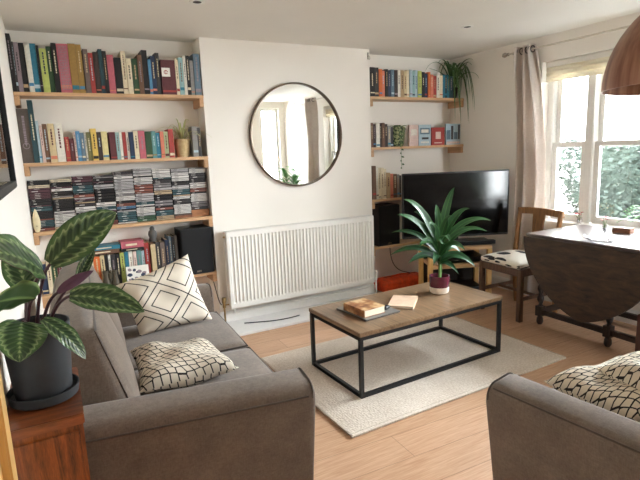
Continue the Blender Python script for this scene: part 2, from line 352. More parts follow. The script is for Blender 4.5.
# ---- window: narrow sash, mullion, wide sash, mullion, narrow sash ----
FX0, FX1 = XW+.09, XW+.19
win = bpy.data.objects.new('window_1', None); C.objects.link(win); struct(win)
f = MB()
f.box(FX0, FX1, WY1-.055, WY1, WZ0, WZ1).box(FX0, FX1, WY0, WY0+.055, WZ0, WZ1).box(FX0, FX1, WY0, WY1, WZ1-.06, WZ1)
f.build('window_frame', 'trim', win, bevel=.004)
for y0, y1 in ((2.575, 2.645), (1.44, 1.51)):
    MB().box(FX0-.015, FX1, y0, y1, WZ0+.03, WZ1-.05).build('mullion', 'trim', win, bevel=.006)
MB().box(XW-.045, FX0+.02, WY0-.05, WY1+.05, WZ0, WZ0+.035).build('window_sill', 'trim', win, bevel=.006)
MR = 1.385
for y0, y1 in ((2.645, WY1-.055), (1.51, 2.575), (WY0+.055, 1.44)):
    for lo, hi, x, bot, topr in ((WZ0+.035, MR+.02, FX0+.015, .055, .035), (MR-.02, WZ1-.06, FX0+.052, .035, .045)):
        s = MB(); st = .042; x1 = x+.034
        s.box(x, x1, y0, y0+st, lo, hi).box(x, x1, y1-st, y1, lo, hi).box(x, x1, y0+st, y1-st, lo, lo+bot).box(x, x1, y0+st, y1-st, hi-topr, hi)
        so = s.build('sash', 'trim', win, bevel=.003)
        MB().box(x+.014, x+.018, y0+st, y1-st, lo+bot, hi-topr).build('pane', 'glass', so, smooth=False)
# cream blind gathered at the head of the window
bl = thing('roman_blind', 'cream fabric blind pulled up at the top of the window', 'blind', (FX0-.035, 0, 0))
MB().box(-.02, .02, WY0+.01, WY1-.01, 2.045, 2.085).build('headrail', 'trim', bl, bevel=.003)
b = MB(); prof = []
for k in range(13):        # one thin cloth hanging in soft pleats
    t_ = k/12; prof.append((-.012-.010*abs(math.sin(t_*3*PI)), 2.044-.112*t_))
b.prism(prof+[(x_+.003, z_) for x_, z_ in prof[::-1]], 1, WY0+.015, WY1-.015)
b.build('blind_fabric', 'blind', bl)
MB().tube([(-.012, WY0+.015, 1.928), (-.012, WY1-.015, 1.928)], .006, 8).build('bottom_bar', 'blind', bl)

# ---- curtains on a pole ----
cp = thing('curtain_pole', 'thin brushed metal curtain pole running above the window', 'curtain pole', (XW-.10, 0, 2.2))
MB().tube([(0, .15, 0), (0, 3.30, 0)], .008, 12).build('pole', plain('satin_pole', '#cdc4b8', .35, .4), cp)
for y, sg in ((3.30, 1), (.15, -1)):
    MB().lathe([(.001, 0), (.014, 0), (.014, .012), (.011, .016), (.02, .03), (.022, .045), (.016, .06), (.001, .066)], (0, y, 0), 16, mat=Matrix.Rotation(-sg*PI/2, 4, 'X')).build('finial', 'steel', cp)
for y in (3.265, .2):
    MB().tube([(0, y, 0), (.05, y, -.004), (.098, y, -.004)], .007, 8).lathe([(.024, 0), (.024, .008), (.001, .01)], (.098, y, -.004), 16, mat=Matrix.Rotation(-PI/2, 4, 'Y')).build('bracket', 'steel', cp)
def curtain(name, label, ya, yb, ym, folds, flip=1):
    """gathered at the pole between ya..yb, with deep folds; ym widens the window-side edge lower down"""
    ct = thing(name, label, 'curtain', (XW-.10, 0, 0), group='curtains at the window')
    mb = MB(); nz, nx = 26, folds*10; vs, fs = [], []
    for i in range(nz+1):
        t = i/nz; z = 2.24-t*2.19
        for j in range(nx+1):
            s = j/nx; edge = ya+(ym-ya)*math.sin(min(1, t*1.5)*PI*.62)
            y = edge+(yb-edge)*s
            amp = (.042+.008*math.sin(7*t+s*9))*(1 if t > .02 else .85)
            x = amp*math.sin(s*folds*2*PI+.9*math.sin(3*t))+.01*math.sin(11*t+5*s)
            vs.append((x, y+.01*math.sin(5*t+9*s), z))
    m = nx+1; N = len(vs)
    vs2 = [(x+.003, y, z) for x, y, z in vs]
    for i in range(nz):
        for j in range(nx):
            k = i*m+j; fs.append((k, k+1, k+m+1, k+m)); fs.append((N+k, N+k+m, N+k+m+1, N+k+1))
    for i in range(nz):
        for j in (0, nx):
            k = i*m+j; fs.append((k, k+m, N+k+m, N+k))
    for j in range(nx):
        for i in (0, nz):
            k = i*m+j; fs.append((k, k+1, N+k+1, N+k))
    mb.add(vs+vs2, fs); mb.build('curtain_fabric', 'curtain', ct, ang=80)
    for k in range(folds*2):
        y = ya+(yb-ya)*(k+.5)/(folds*2)
        ring = [(.026*math.cos(a*PI/8), y, 2.2+.026*math.sin(a*PI/8)) for a in range(17)]
        MB().tube(ring, .004, 6, cap=False).build('eyelet', 'black', ct)
    return ct
curtain('window_curtain', 'beige curtain hanging behind the television, beside the dining chair back', 3.03, 3.20, 2.88, 3)
curtain('window_curtain', 'beige curtain at the far end of the window, seen in the round mirror', .82, .58, .85, 3)

# ---- recessed ceiling spotlights ----
for (x, y), lb in (((2.93, 2.985), 'recessed chrome ceiling spotlight nearest the window wall'), ((.88, 3.076), 'recessed chrome ceiling spotlight above the shelves by the chimney breast')):
    sp = thing('ceiling_spotlight', lb, 'spotlight', (x, y, ZC), group='recessed ceiling spotlights')
    MB().lathe([(.026, .0), (.026, -.004), (.042, -.006), (.046, -.003), (.046, 0)], n=28).build('ring', 'trim', sp)
    MB().lathe([(.001, -.001), (.018, -.001), (.026, -.0035)], n=20).build('lamp_face', 'blackp', sp)

# ---- outside ----
struct(MB().box(XW+.25, 14, -6, 12, -.6, -.45).build('ground', 'patio', smooth=False))
struct(MB().box(4.6, 10, 4.36, 4.6, -.45, 3.4).build('trim_2', 'stonew', smooth=False), 'white rendered garden wall outside the window', 'wall')
hg = MB(); rr = random.Random(3)
for k in range(19000):
    y = rr.uniform(-1.5, 4.34); z = rr.uniform(-.45, 1.45); x = 6.1+.22*math.sin(y*2.3+z*1.7)+.16*math.sin(y*5.1-z*3.3)+rr.uniform(0, .28)+(.25*max(0, z-1.2))
    if z > 1.42+.10*math.sin(y*3.1)+.05*math.sin(y*9): continue
    a = Vector((rr.uniform(-1, 0.2), rr.uniform(-1, 1), rr.uniform(-.5, .5))).normalized()*rr.uniform(.025, .055)
    bb = a.cross(Vector((rr.uniform(-1, 1), rr.uniform(-1, 1), rr.uniform(-1, 1)))).normalized()*rr.uniform(.012, .024)
    p = Vector((x, y, z)); hg.add([p-a, p+bb, p+a, p-bb], [(0, 1, 2, 3)])
hg.box(6.62, 7.3, -1.5, 4.33, -.45, 1.36)
tag(hg.build('garden_hedge', 'leafy', smooth=False), 'dense green garden hedge seen through the lower window panes', 'hedge', kind='stuff')

# ================= shelves =================
def shelf(name, label, x0, x1, z, yf, yb, left=True, right=True, bl=.2):
    s = thing(name, label, 'shelf', ((x0+x1)/2, yb, z), group='pine wall shelves')
    h = (x1-x0)/2-.001; dp = yb-yf
    MB().box(-h, h, -dp, -.001, -.024, 0).build('board', 'pine', s, bevel=.002)
    if left: MB().box(-h, -h+.032, -dp+.006, -.002, -.088, -.0245).build('batten', 'piney', s, bevel=.002)
    if right: MB().box(h-.032, h, -dp+.006, -.002, -.088, -.0245).build('batten', 'piney', s, bevel=.002)
for nm, z in (('top', S1), ('second', S2), ('third', S3), ('lowest', S4)):
    d = {'top': 'holding tall books under the ceiling', 'second': 'holding paperbacks and a spider plant', 'third': 'holding stacked CD cases', 'lowest': 'behind the sofa with the black speaker'}[nm]
    shelf('wall_shelf', 'pine shelf left of the mirror, '+d, XL, XC0, z, YC-.006, YB)
for nm, z, d in (('top', T1, 'with the trailing spider plant at its end'), ('second', T2, 'with the small patterned pot and a red book cover'), ('third', T3, 'just above the speaker beside the television'), ('low', T4, 'carrying the small black speaker beside the television')):
    if nm in ('top', 'second'): shelf('wall_shelf', 'pine shelf right of the mirror, '+d, XC1, XW, z, YC-.006, YB)
    else: shelf('wall_shelf', 'short pine shelf, '+d, XC1, XC1+.62, z, YC-.006, YB, right=False)

# ================= books =================
COL = dict(black='#1d1b1c', charcoal='#3a3636', lilac='#8d7f86', white='#ddd8cc', teal='#2b7389', lime='#b5c06a', dkgreen='#2b4a2e', pink='#b8606c', ochre='#9a7a3f', taupe='#6b5d57', red='#a03a35', dkbrown='#3d2f2b', dkteal='#25454c',
    cream='#ddd0b2', brown='#6d4f3c', blue='#4f86ad', navy='#27344f', maroon='#5c2c31', paleteal='#8fb2b3', grey='#8e8b87', slate='#5d7383', umber='#5a5049', paleblue='#a9bec8', palepink='#d6bdb4', beige='#cbb78f', olive='#6d6a41', yellow='#d9b860',
    paleyellow='#dccf95', seagreen='#5e8d8b', coral='#cf7a62', sage='#a5ac84', orange='#cf6b35', tan='#b79b76')
NAME = dict(lilac='lilac grey', lime='lime green', dkgreen='dark green', dkbrown='dark brown', dkteal='dark teal', paleteal='pale teal', umber='grey-brown', paleblue='pale blue', palepink='pale pink', paleyellow='pale yellow', seagreen='sea green', sage='sage green')
def cmat(c): return plain('cover_'+c, COL[c], .55, var=.1, scale=60)
LIGHT = ('white', 'cream', 'lime', 'beige', 'yellow', 'paleyellow', 'paleblue', 'palepink', 'paleteal', 'tan', 'sage', 'lilac')
def book(w, h, dp, c, seed, rot=None):
    """spine faces -y; boards, spine and page block in one small mesh"""
    r = random.Random(seed); mb = MB(); t = min(.003, w*.15)
    mb.box(0, t, 0, dp, 0, h).box(w-t, w, 0, dp, 0, h).box(t, w-t, 0, .003, 0, h).box(t, w-t, .003, dp-.004, .003, h-.003, 1)
    k = r.random(); m = w*.14
    if k < .62:     # title lettering as short strokes along the spine
        z = h*r.uniform(.3, .5); e = h*r.uniform(.78, .92)
        while z < e:
            l = r.uniform(.008, .02); mb.box(w*.5-w*.11, w*.5+w*.11, -.0005, 0, z, min(e, z+l), 2); z += l+r.uniform(.002, .006)
    if k > .35:
        z = h*r.uniform(.05, .14); mb.box(m*.2, w-m*.2, -.0004, 0, z, z+h*r.uniform(.02, .09), 3 if r.random() < .5 else 2)
    light = c in LIGHT
    acc = cmat(r.choice(['black', 'navy', 'maroon', 'brown'] if light else ['beige', 'tan', 'paleblue', 'lilac', 'cream']))
    acc2 = cmat(r.choice(['blue', 'red', 'coral', 'teal', 'ochre']))
    return mb, [cmat(c), 'paper', acc, acc2]
ORD = 'first second third fourth fifth sixth seventh eighth ninth tenth eleventh twelfth thirteenth fourteenth fifteenth sixteenth seventeenth eighteenth nineteenth twentieth'.split()
def ordn(i): return ORD[i] if i < 20 else 'twenty-'+ORD[i-20]
ALT = dict(dkteal='black', black='navy', red='maroon', blue='slate', orange='coral', paleblue='paleteal', seagreen='teal', white='cream', coral='red', teal='dkteal', tan='beige', brown='dkbrown', grey='charcoal')
def shelf_books(rows, zs, yf, place, ends, group, seed, dmax=.17, extra={}):
    out = []
    for x, w, h, c in rows:         # a wide block of one colour is two books of a set
        k = 1 if w < .048 or c in ('maroon', 'umber', 'pink', 'ochre') and w < .11 else round(w/.034)
        for i in range(k): out.append((x+w*i/k, w/k, h-(.003, .012, .0, .018)[i % 4] if i else h, ALT.get(c, c) if i % 2 else c))
    n = len(out); r = random.Random(seed)
    for i, (x, w, h, c) in enumerate(out):
        x = max(x, (XL if x < 2 else XC1)+.001); w2 = w-.0012
        if i+1 < n: w2 = min(w2, out[i+1][0]-x-.0008)
        size = 'tall' if h > .285 else 'short' if h < .20 else ''
        thick = 'thick' if w > .045 else 'slim' if w < .022 else ''
        j, e = (i, ends[0]) if i < n-i else (n-1-i, ends[1])
        lb = ' '.join(q for q in (size, thick, NAME.get(c, c), 'book,') if q)+f' {ordn(j)} from {e}, {place}'
        mb, mt = book(w2, h, min(dmax, .11+.25*max(0, h-.2)+r.uniform(0, .02)), c, seed*100+i)
        if i in extra: extra[i](mb, mt, w2, h)
        o = mb.build('book', mt, smooth=False); o.location = (x, yf+r.uniform(.003, .012), zs+.0006)
        tag(o, lb, 'book', group)
def emblem(mb, mt, w, h):           # ring emblem and pale vertical title on the broad grey-brown spine
    for k in range(20):
        a, b = k*PI/10, (k+1)*PI/10; q = lambda r, t: (w*.5+r*math.cos(t), -.0007, h*.32+r*math.sin(t))
        mb.add([q(.017, a), q(.021, a), q(.021, b), q(.017, b)], [(0, 1, 2, 3)], 2)
    mb.box(w*.46, w*.54, -.0007, 0, h*.31, h*.35, 2)
def lettered(mb, mt, w, h):          # broad spine covered in rows of pale lettering
    r = random.Random(4); z = h*.06
    while z < h*.95:
        x = w*.12
        while x < w*.85: l = w*r.uniform(.06, .2); mb.box(x, min(x+l, w*.88), -.0007, 0, z, z+.006, 2); x += l+w*.05
        z += .0105
def label_square(mb, mt, w, h):     # white square label with a red mark on the broad maroon box
    mt.append(M['white']); mt.append(cmat('red'))
    mb.box(.004, w*.62, -.0012, 0, h*.52, h*.52+w*.6, 4)
    for k in range(16):
        a, b = k*PI/8*.9, (k+1)*PI/8*.9; q = lambda r, t: (w*.33+r*math.cos(t), -.0016, h*.52+w*.3+r*math.sin(t))
        mb.add([q(.010, a), q(.015, a), q(.015, b), q(.010, b)], [(0, 1, 2, 3)], 5)
    mb.box(w*.31, w*.35, -.0016, -.0012, h*.52+w*.2, h*.52+w*.42, 5)

hk = thing('wall_hook', 'small metal hook high on the chimney breast beside the right shelves', 'hook', (2.665, YC, 2.245))
MB().box(-.008, .008, -.004, 0, -.03, .03).build('plate', 'steel', hk, bevel=.001)
MB().tube(bez([(0, -.004, .0), (0, -.035, 0), (0, -.035, -.03), (0, -.02, -.035)], 8), .003, 6).build('hook_arm', 'steel', hk)
# spines: x, width, height, colour
S1a = [(-0.149, 0.026, 0.367, 'black'), (-0.123, 0.013, 0.317, 'charcoal'), (-0.11, 0.026, 0.314, 'lilac'), (-0.084, 0.032, 0.313, 'black'), (-0.049, 0.03, 0.298, 'white'), (-0.019, 0.036, 0.312, 'teal'), (0.017, 0.017, 0.302, 'black'), (0.034, 0.041, 0.285, 'lime'), (0.075, 0.032, 0.3, 'dkgreen'), (0.107, 0.033, 0.323, 'black'), (0.14, 0.07, 0.322, 'pink'), (0.21, 0.047, 0.326, 'ochre'), (0.257, 0.036, 0.323, 'ochre'), (0.298, 0.033, 0.295, 'taupe'), (0.331, 0.031, 0.272, 'red'), (0.362, 0.034, 0.28, 'dkbrown')]
S1b = [(0.398, 0.052, 0.301, 'dkteal'), (0.451, 0.044, 0.266, 'pink'), (0.497, 0.048, 0.249, 'black'), (0.546, 0.033, 0.296, 'cream'), (0.579, 0.035, 0.247, 'cream'), (0.618, 0.038, 0.249, 'dkgreen'), (0.657, 0.033, 0.277, 'brown'), (0.69, 0.039, 0.311, 'black'), (0.73, 0.021, 0.248, 'blue'), (0.751, 0.032, 0.275, 'navy'), (0.785, 0.028, 0.297, 'charcoal'), (0.819, 0.106, 0.25, 'maroon'), (0.926, 0.024, 0.258, 'cream'), (0.952, 0.034, 0.272, 'paleteal'), (0.987, 0.022, 0.288, 'white'), (1.009, 0.027, 0.289, 'black'), (1.038, 0.027, 0.256, 'grey'), (1.067, 0.048, 0.305, 'slate')]
S2a = [(-0.161, 0.081, 0.36, 'umber'), (-0.079, 0.033, 0.415, 'dkteal'), (-0.045, 0.018, 0.28, 'paleblue'), (-0.026, 0.017, 0.249, 'palepink'), (-0.008, 0.03, 0.259, 'brown'), (0.023, 0.042, 0.261, 'beige'), (0.066, 0.05, 0.261, 'white'), (0.12, 0.059, 0.171, 'red'), (0.18, 0.013, 0.202, 'palepink'), (0.194, 0.052, 0.208, 'blue'), (0.248, 0.012, 0.205, 'white'), (0.26, 0.029, 0.201, 'olive'), (0.291, 0.037, 0.224, 'yellow'), (0.329, 0.029, 0.2, 'dkbrown'), (0.359, 0.041, 0.203, 'paleyellow')]
S2b = [(0.409, 0.044, 0.198, 'maroon'), (0.454, 0.025, 0.196, 'paleteal'), (0.48, 0.019, 0.199, 'white'), (0.501, 0.024, 0.197, 'red'), (0.527, 0.018, 0.193, 'white'), (0.546, 0.032, 0.196, 'navy'), (0.579, 0.032, 0.202, 'cream'), (0.613, 0.045, 0.205, 'pink'), (0.66, 0.046, 0.199, 'dkgreen'), (0.707, 0.061, 0.201, 'seagreen'), (0.769, 0.027, 0.197, 'coral'), (0.797, 0.032, 0.196, 'sage'), (0.831, 0.038, 0.213, 'red'), (1.014, 0.04, 0.232, 'grey'), (1.056, 0.023, 0.224, 'charcoal')]
T1R = [(2.691, 0.051, 0.26, 'black'), (2.742, 0.045, 0.259, 'charcoal'), (2.789, 0.069, 0.246, 'orange'), (2.861, 0.065, 0.249, 'black'), (2.928, 0.037, 0.248, 'slate'), (2.967, 0.037, 0.245, 'dkbrown'), (3.006, 0.035, 0.245, 'white'), (3.044, 0.067, 0.247, 'tan'), (3.113, 0.028, 0.251, 'cream'), (3.144, 0.102, 0.254, 'paleblue'), (3.254, 0.044, 0.249, 'lime'), (3.3, 0.071, 0.241, 'black'), (3.374, 0.026, 0.242, 'orange'), (3.403, 0.077, 0.22, 'coral'), (3.483, 0.079, 0.229, 'white'), (3.565, 0.088, 0.226, 'teal'), (3.656, 0.05, 0.215, 'dkteal')]
T2R = [(2.683, 0.059, 0.226, 'brown'), (2.746, 0.043, 0.222, 'white'), (2.792, 0.019, 0.221, 'dkbrown'), (2.814, 0.063, 0.225, 'brown'), (2.879, 0.069, 0.196, 'grey')]
T3R = [(2.698, 0.041, 0.319, 'brown'), (2.742, 0.052, 0.31, 'white'), (2.797, 0.059, 0.297, 'cream'), (2.859, 0.042, 0.247, 'tan'), (2.904, 0.033, 0.235, 'coral'), (2.94, 0.043, 0.23, 'brown'), (2.986, 0.052, 0.225, 'grey')]
PE, CE, WE = 'the picture wall', 'the chimney breast', 'the window wall'
def index_of(rows, c):       # where a spine lands once wide blocks are split into single books
    n = 0
    for x, w, h, cc in rows:
        if cc == c and (w > .06): return n
        n += 1 if w < .048 or cc in ('maroon', 'umber', 'pink', 'ochre') and w < .11 else round(w/.034)
BX1 = {index_of(S1a+S1b, 'maroon'): label_square, index_of(S1a+S1b, 'pink'): lettered}
shelf_books(S1a+S1b, S1, YC, 'top shelf left of mirror', (PE, CE), 'books on the top shelf left of the mirror', 1, extra=BX1)
shelf_books(S2a+S2b, S2, YC, 'second shelf left of mirror', (PE, CE), 'books on the second shelf left of the mirror', 2, dmax=.16, extra={0: emblem})
shelf_books(T1R, T1, YC, 'top shelf right of mirror', (CE, WE), 'books on the top shelf right of the mirror', 3)
shelf_books(T2R, T2, YC, 'second shelf right of mirror', (CE, WE), 'books on the second shelf right of the mirror', 4)
shelf_books(T3R, T3, YC, 'short shelf above the speaker', (CE, 'the television'), 'books on the short shelf above the speaker', 5)
# books shown face-on, second shelf right of the mirror
def faced(x0, x1, h, c, label, deco, y=YC+.02, z=T2, d=.02, name='book'):
    mb = MB(); w = x1-x0
    mb.box(0, w, 0, .0025, 0, h).box(0, w, d-.0025, d, 0, h).box(0, .003, .0025, d-.0025, 0, h).box(.003, w-.003, .0025, d-.0025, .002, h-.003, 1)
    for a, b, c0, c1, i in deco: mb.box(w*a, w*b, -.0008-.0002*i, 0, h*c0, h*c1, 2+i)
    o = mb.build(name, [cmat(c), 'paper', cmat('slate'), cmat('white'), cmat('charcoal'), cmat('palepink')], smooth=False); o.location = (x0, y, z+.0006)
    return tag(o, label, 'book', 'books shown face-on beside the small patterned pot')
faced(3.148, 3.262, .203, 'palepink', 'pale pink book standing cover outwards, beside the patterned pot', [(.15, .8, .5, .8, 1), (.2, .5, .2, .4, 3)])
faced(3.268, 3.42, .202, 'paleblue', 'pale grey-blue book standing cover outwards, second from the patterned pot', [(.1, .9, .55, .85, 0), (.2, .8, .62, .78, 1), (.15, .85, .12, .2, 1), (.25, .8, .3, .4, 2)])
faced(3.432, 3.60, .176, 'red', 'red book standing cover outwards with pale motif, low on its shelf', [(.3, .7, .35, .75, 3), (.4, .6, .45, .65, 1), (.2, .8, .1, .16, 3)], d=.022)
faced(3.622, 3.815, .21, 'paleblue', 'pale blue book standing cover outwards with dark skyline, beside the window wall', [(.05, .3, .25, .7, 0), (.34, .5, .25, .9, 2), (.55, .8, .25, .6, 0), (.84, .96, .25, .95, 2), (.05, .95, .05, .15, 3)])

# ---- CD cases: nine stacks on the third shelf ----
CDC = dict(black='#1b1a1c', charcoal='#343135', white='#cfccc8', silver='#a7a5a6', grey='#7b7779', plum='#52303a', rust='#7d4a3f', teal='#33545a', tan='#b09a7c', blue='#4a6f8f', cream='#d5c9ae', green='#3f5a44')
def cdm(c): return plain('cd_'+c, CDC[c], .3, var=.06)
case_m, _cd = plain('cd_case', '#2a292c', .2), {}
def cd_mesh(c, th):
    if (c, th) not in _cd:
        mb = MB(); mb.box(0, .134, 0, .124, 0, th).box(.0, .134, -.0004, 0, th*.12, th*.88, 1)
        r = random.Random(len(_cd)); a = r.uniform(.01, .04); mb.box(a, a+r.uniform(.015, .04), -.0007, -.0004, th*.4, th*.6, 2)
        dark = c in ('black', 'charcoal', 'plum', 'teal', 'green', 'rust', 'blue', 'grey')
        o = mb.build('cd_case', [case_m, cdm(c), cdm('white' if dark else 'charcoal')], smooth=False); _cd[(c, th)] = o.data; bpy.data.objects.remove(o)
    return _cd[(c, th)]
tops = [1.292, 1.298, 1.306, 1.312, 1.32, 1.334, 1.338, 1.335, 1.325]
r = random.Random(11)
for k in range(9):
    x = -.1425+.1395*k; z = S3+.0006; lst = []
    if k == 7: z += .034
    if k == 8: z += .056
    pal = [('black', 6), ('charcoal', 3), ('grey', 2), ('plum', 3), ('rust', 2), ('silver', 2), ('white', 2), ('teal', 1), ('cream', 2), ('tan', 1)] if k < 4 else [('white', 6), ('silver', 4), ('grey', 3), ('charcoal', 2), ('black', 4), ('teal', 1), ('rust', 2), ('plum', 1), ('blue', 1), ('green', 1), ('tan', 1)]
    if k >= 7: pal = pal+[('white', 5)]
    names = [a for a, n in pal for _ in range(n)]; prev = r.choice(names)
    while True:
        th = .0104 if r.random() < .75 else .022
        if z+th > tops[k]: break
        if r.random() > .45: prev = r.choice(names)
        lst.append((z, th, prev)); z += th+.0003
    for i, (zz, th, c) in enumerate(lst):
        o = bpy.data.objects.new('cd_case', cd_mesh(c, th)); C.objects.link(o); o.location = (x+r.uniform(-.002, .0035), 4.0+r.uniform(0, .004), zz)
        j = len(lst)-1-i; pos = f'{ordn(j)} from the top' if j <= len(lst)/2 else f'{ordn(i)} from the bottom'
        kk, e = (k, PE) if k < 5 else (8-k, CE)
        if pos.startswith('first'): pos = 'topmost' if 'top' in pos else 'lowest'
        tag(o, f'{"double " if th > .02 else ""}{c}-spined CD case, {pos} in the {ordn(kk)} stack from {e}', 'CD case', 'CD cases stacked on the third shelf')
bx = thing('card_box', 'flat brown box under the CD stack beside the chimney breast', 'box', (1.0425, 4.06, S3))
MB().box(-.07, .07, -.062, .06, .0005, .034).build('tray', 'cardboard', bx, bevel=.002); MB().box(-.0715, .0715, -.0635, .0615, .0345, .0555).build('lid', 'cardboard', bx, bevel=.002)
bx = thing('dark_box', 'low dark wooden box under the second CD stack from the chimney breast', 'box', (.903, 4.06, S3))
MB().box(-.068, .068, -.062, .06, .0005, .022).build('tray', 'walnut', bx, bevel=.002); MB().box(-.069, .069, -.063, .061, .0222, .034).build('lid', 'oakdt', bx, bevel=.002)
eg = MB(); eg.lathe([(.001, 0), (.012, .001), (.018, .015), (.024, .045), (.025, .07), (.022, .1), (.014, .135), (.006, .155), (.001, .165)], n=20, mat=Matrix.Diagonal((1, .6, 1, 1)))
eo = tag(eg.build('ornament', 'ivory'), 'pale pointed ornament in front of the CDs by the picture wall', 'ornament'); eo.location = (-.118, 3.968, S3+.0005)
MB().tube([(0, -.017, .045), (0, -.0145, .045)], .003, 10).build('dark_spot', 'black', eo)

# ---- lowest left shelf: upright books under flat ones, binoculars, photo card, ornament, speaker ----
low = [(-.14, .04, .22, 'navy'), (-.098, .03, .24, 'cream'), (-.066, .035, .21, 'dkgreen'), (-.03, .03, .22, 'maroon'), (.002, .04, .23, 'slate'), (.044, .03, .22, 'black'), (.076, .035, .23, 'blue'), (.113, .03, .22, 'dkgreen'), (.145, .035, .23, 'white'),
    (.182, .03, .232, 'cream'), (.214, .044, .23, 'orange'), (.26, .03, .234, 'beige'), (.292, .022, .23, 'black'), (.316, .016, .232, 'white'), (.334, .032, .234, 'charcoal'), (.368, .03, .23, 'black'), (.40, .03, .236, 'lime'), (.432, .028, .238, 'teal'), (.462, .03, .236, 'white'), (.494, .026, .234, 'palepink'), (.522, .034, .24, 'seagreen'), (.558, .022, .232, 'paleblue'), (.582, .036, .29, 'red')]
shelf_books(low, S4, YC+.052, 'lowest shelf behind the sofa', (PE, 'the black speaker'), 'upright books on the lowest shelf behind the sofa', 6, dmax=.13)
def flat_book(name, x0, x1, y0, y1, z, th, c, label, rz=0, group=None, deco=True, cover=None, spine='-y'):
    """a closed book lying down: cover (boards and spine) and page block"""
    t = thing(name, label, 'book', ((x0+x1)/2, (y0+y1)/2, z), rz, group); a, b = (x1-x0)/2, (y1-y0)/2; k = .003
    mb = MB().box(-a, a, -b, b, 0, k).box(-a, a, -b, b, th-k, th)
    if spine == '-y': mb.box(-a, a, -b, -b+k, k, th-k)
    else: mb.box(-a, -a+k, -b, b, k, th-k)
    if deco: mb.box(-a*.6, a*.4, -b-.0004, -b, th*.35, th*.65, 1)
    mb.build('cover', [cover or cmat(c), cmat('cream')], t, bevel=.0012)
    if spine == '-y': MB().box(-a+.004, a-.004, -b+k, b-.005, k, th-k).build('pages', 'paper', t, smooth=False)
    else: MB().box(-a+k, a-.005, -b+.004, b-.004, k, th-k).build('pages', 'paper', t, smooth=False)
    return t
g = 'books lying flat on top of the upright books'
flat_book('book', .19, .40, YC+0.053, YC+.19, S4+.2415, .032, 'brown', 'brown book lying flat under a teal one, on the upright books behind sofa', group=g)
flat_book('book', .20, .41, YC+0.051, YC+.19, S4+.274, .030, 'teal', 'teal book lying flat on a brown one, above the upright books behind sofa', group=g)
flat_book('book', .416, .578, YC+0.053, YC+.19, S4+.2415, .024, 'black', 'black book lying flat beneath a thick red one, behind the sofa', group=g)
flat_book('book', .415, .58, YC+0.048, YC+.19, S4+.266, .052, 'pink', 'thick red-pink book lying flat, topmost behind the patterned diamond cushion', group=g)
ph = MB(); ph.box(0, .165, 0, .003, 0, .125); rr = random.Random(5)
for k in range(14):
    x, z, s = rr.uniform(.02, .135), rr.uniform(.02, .1), rr.uniform(.008, .02)
    ph.add([(x+s*math.cos(a*PI/4)*rr.uniform(.7, 1.3), -.0006-k*.00002, z+s*math.sin(a*PI/4)*.8) for a in range(8)], [tuple(range(8))], 1 if k % 3 else 2)
po = tag(ph.build('photo_card', ['white', cmat('navy'), cmat('lilac')], smooth=False), 'small black and white photo card leaning on the upright books', 'photo'); po.location = (.43, 3.972, S4+.0012); po.rotation_euler = (-.13, 0, 0)
bi = thing('binoculars', 'dark binoculars standing in front of the upright books', 'binoculars', (.315, 3.972, S4+.0008))
for sx in (-1, 1):
    m = MB(); m.lathe([(.001, 0), (.026, 0), (.027, .004), (.027, .03), (.022, .045), (.017, .075), (.017, .098), (.021, .1), (.021, .118), (.016, .12), (.001, .12)], (sx*.032, 0, 0), 20)
    m.build('barrel', 'olive', bi)
    MB().lathe([(.001, .1205), (.0155, .1205)], (sx*.032, 0, 0), 16).build('eyepiece_lens', 'lens', bi)
MB().rbox(0, 0, .075, .03, .02, .05, .006, 4).tube([(0, 0, .1), (0, 0, .118)], .008, 12).build('bridge', 'olive', bi)
oo = MB(); oo.lathe([(.001, 0), (.03, 0), (.032, .01), (.026, .03), (.034, .05), (.03, .075), (.018, .09), (.02, .1), (.012, .115), (.001, .118)], n=20)
op = tag(oo.build('ornament', plain('grey_stone', '#5c5a58', .7, bump=.2)), 'small dark grey carved ornament on the books beside the black speaker', 'ornament'); op.location = (.70, 4.06, S4+.2915)
shelf_books([(.628, .036, .275, 'beige'), (.666, .03, .29, 'charcoal'), (.698, .036, .285, 'taupe'), (.738, .026, .30, 'navy'), (.766, .022, .325, 'slate'), (.79, .022, .32, 'charcoal'), (.814, .02, .325, 'grey')], S4, YC+.03, 'beside the black speaker, lowest shelf', ('the red spine', 'the speaker'), 'slim books beside the black speaker', 8, dmax=.15)
op.location = (.66, 4.05, S4+.293)
def speaker(name, label, x0, x1, y0, y1, z, h, side, ported):
    s = thing(name, label, 'speaker', ((x0+x1)/2, (y0+y1)/2, z), group='black bookshelf speakers'); a, b = (x1-x0)/2, (y1-y0)/2
    MB().box(-a, a, -b+.014, b, .001, h).build('cabinet', side, s, bevel=.003)
    MB().rbox(0, -b+.008, h/2, 2*a-.012, .011, h-.012, .004, 6).build('grille', 'grille', s)
    MB().box(-.018, .018, -b+.0015, -b+.003, .02, .034).build('badge', 'steel', s, smooth=False)
    return s
speaker('speaker', 'large black speaker on the lowest shelf left of the radiator', .848, 1.098, 3.915, 4.14, S4, .375, 'black', True)
speaker('speaker', 'small black speaker with brown side, right of the radiator', 2.745, 3.0, 3.93, 4.14, T4, .40, plain('speaker_brown', '#3b2c25', .5), True)
# ================= plants =================
def rim_pot(prof_out, thick, inner_z, n=28):
    """closed pot profile: outer wall up, over the rim, inner wall down to the soil"""
    r_top, z_top = prof_out[-1]
    return [(.001, 0)]+prof_out+[(r_top-thick, z_top), (r_top-thick-.002, inner_z), (.001, inner_z)]
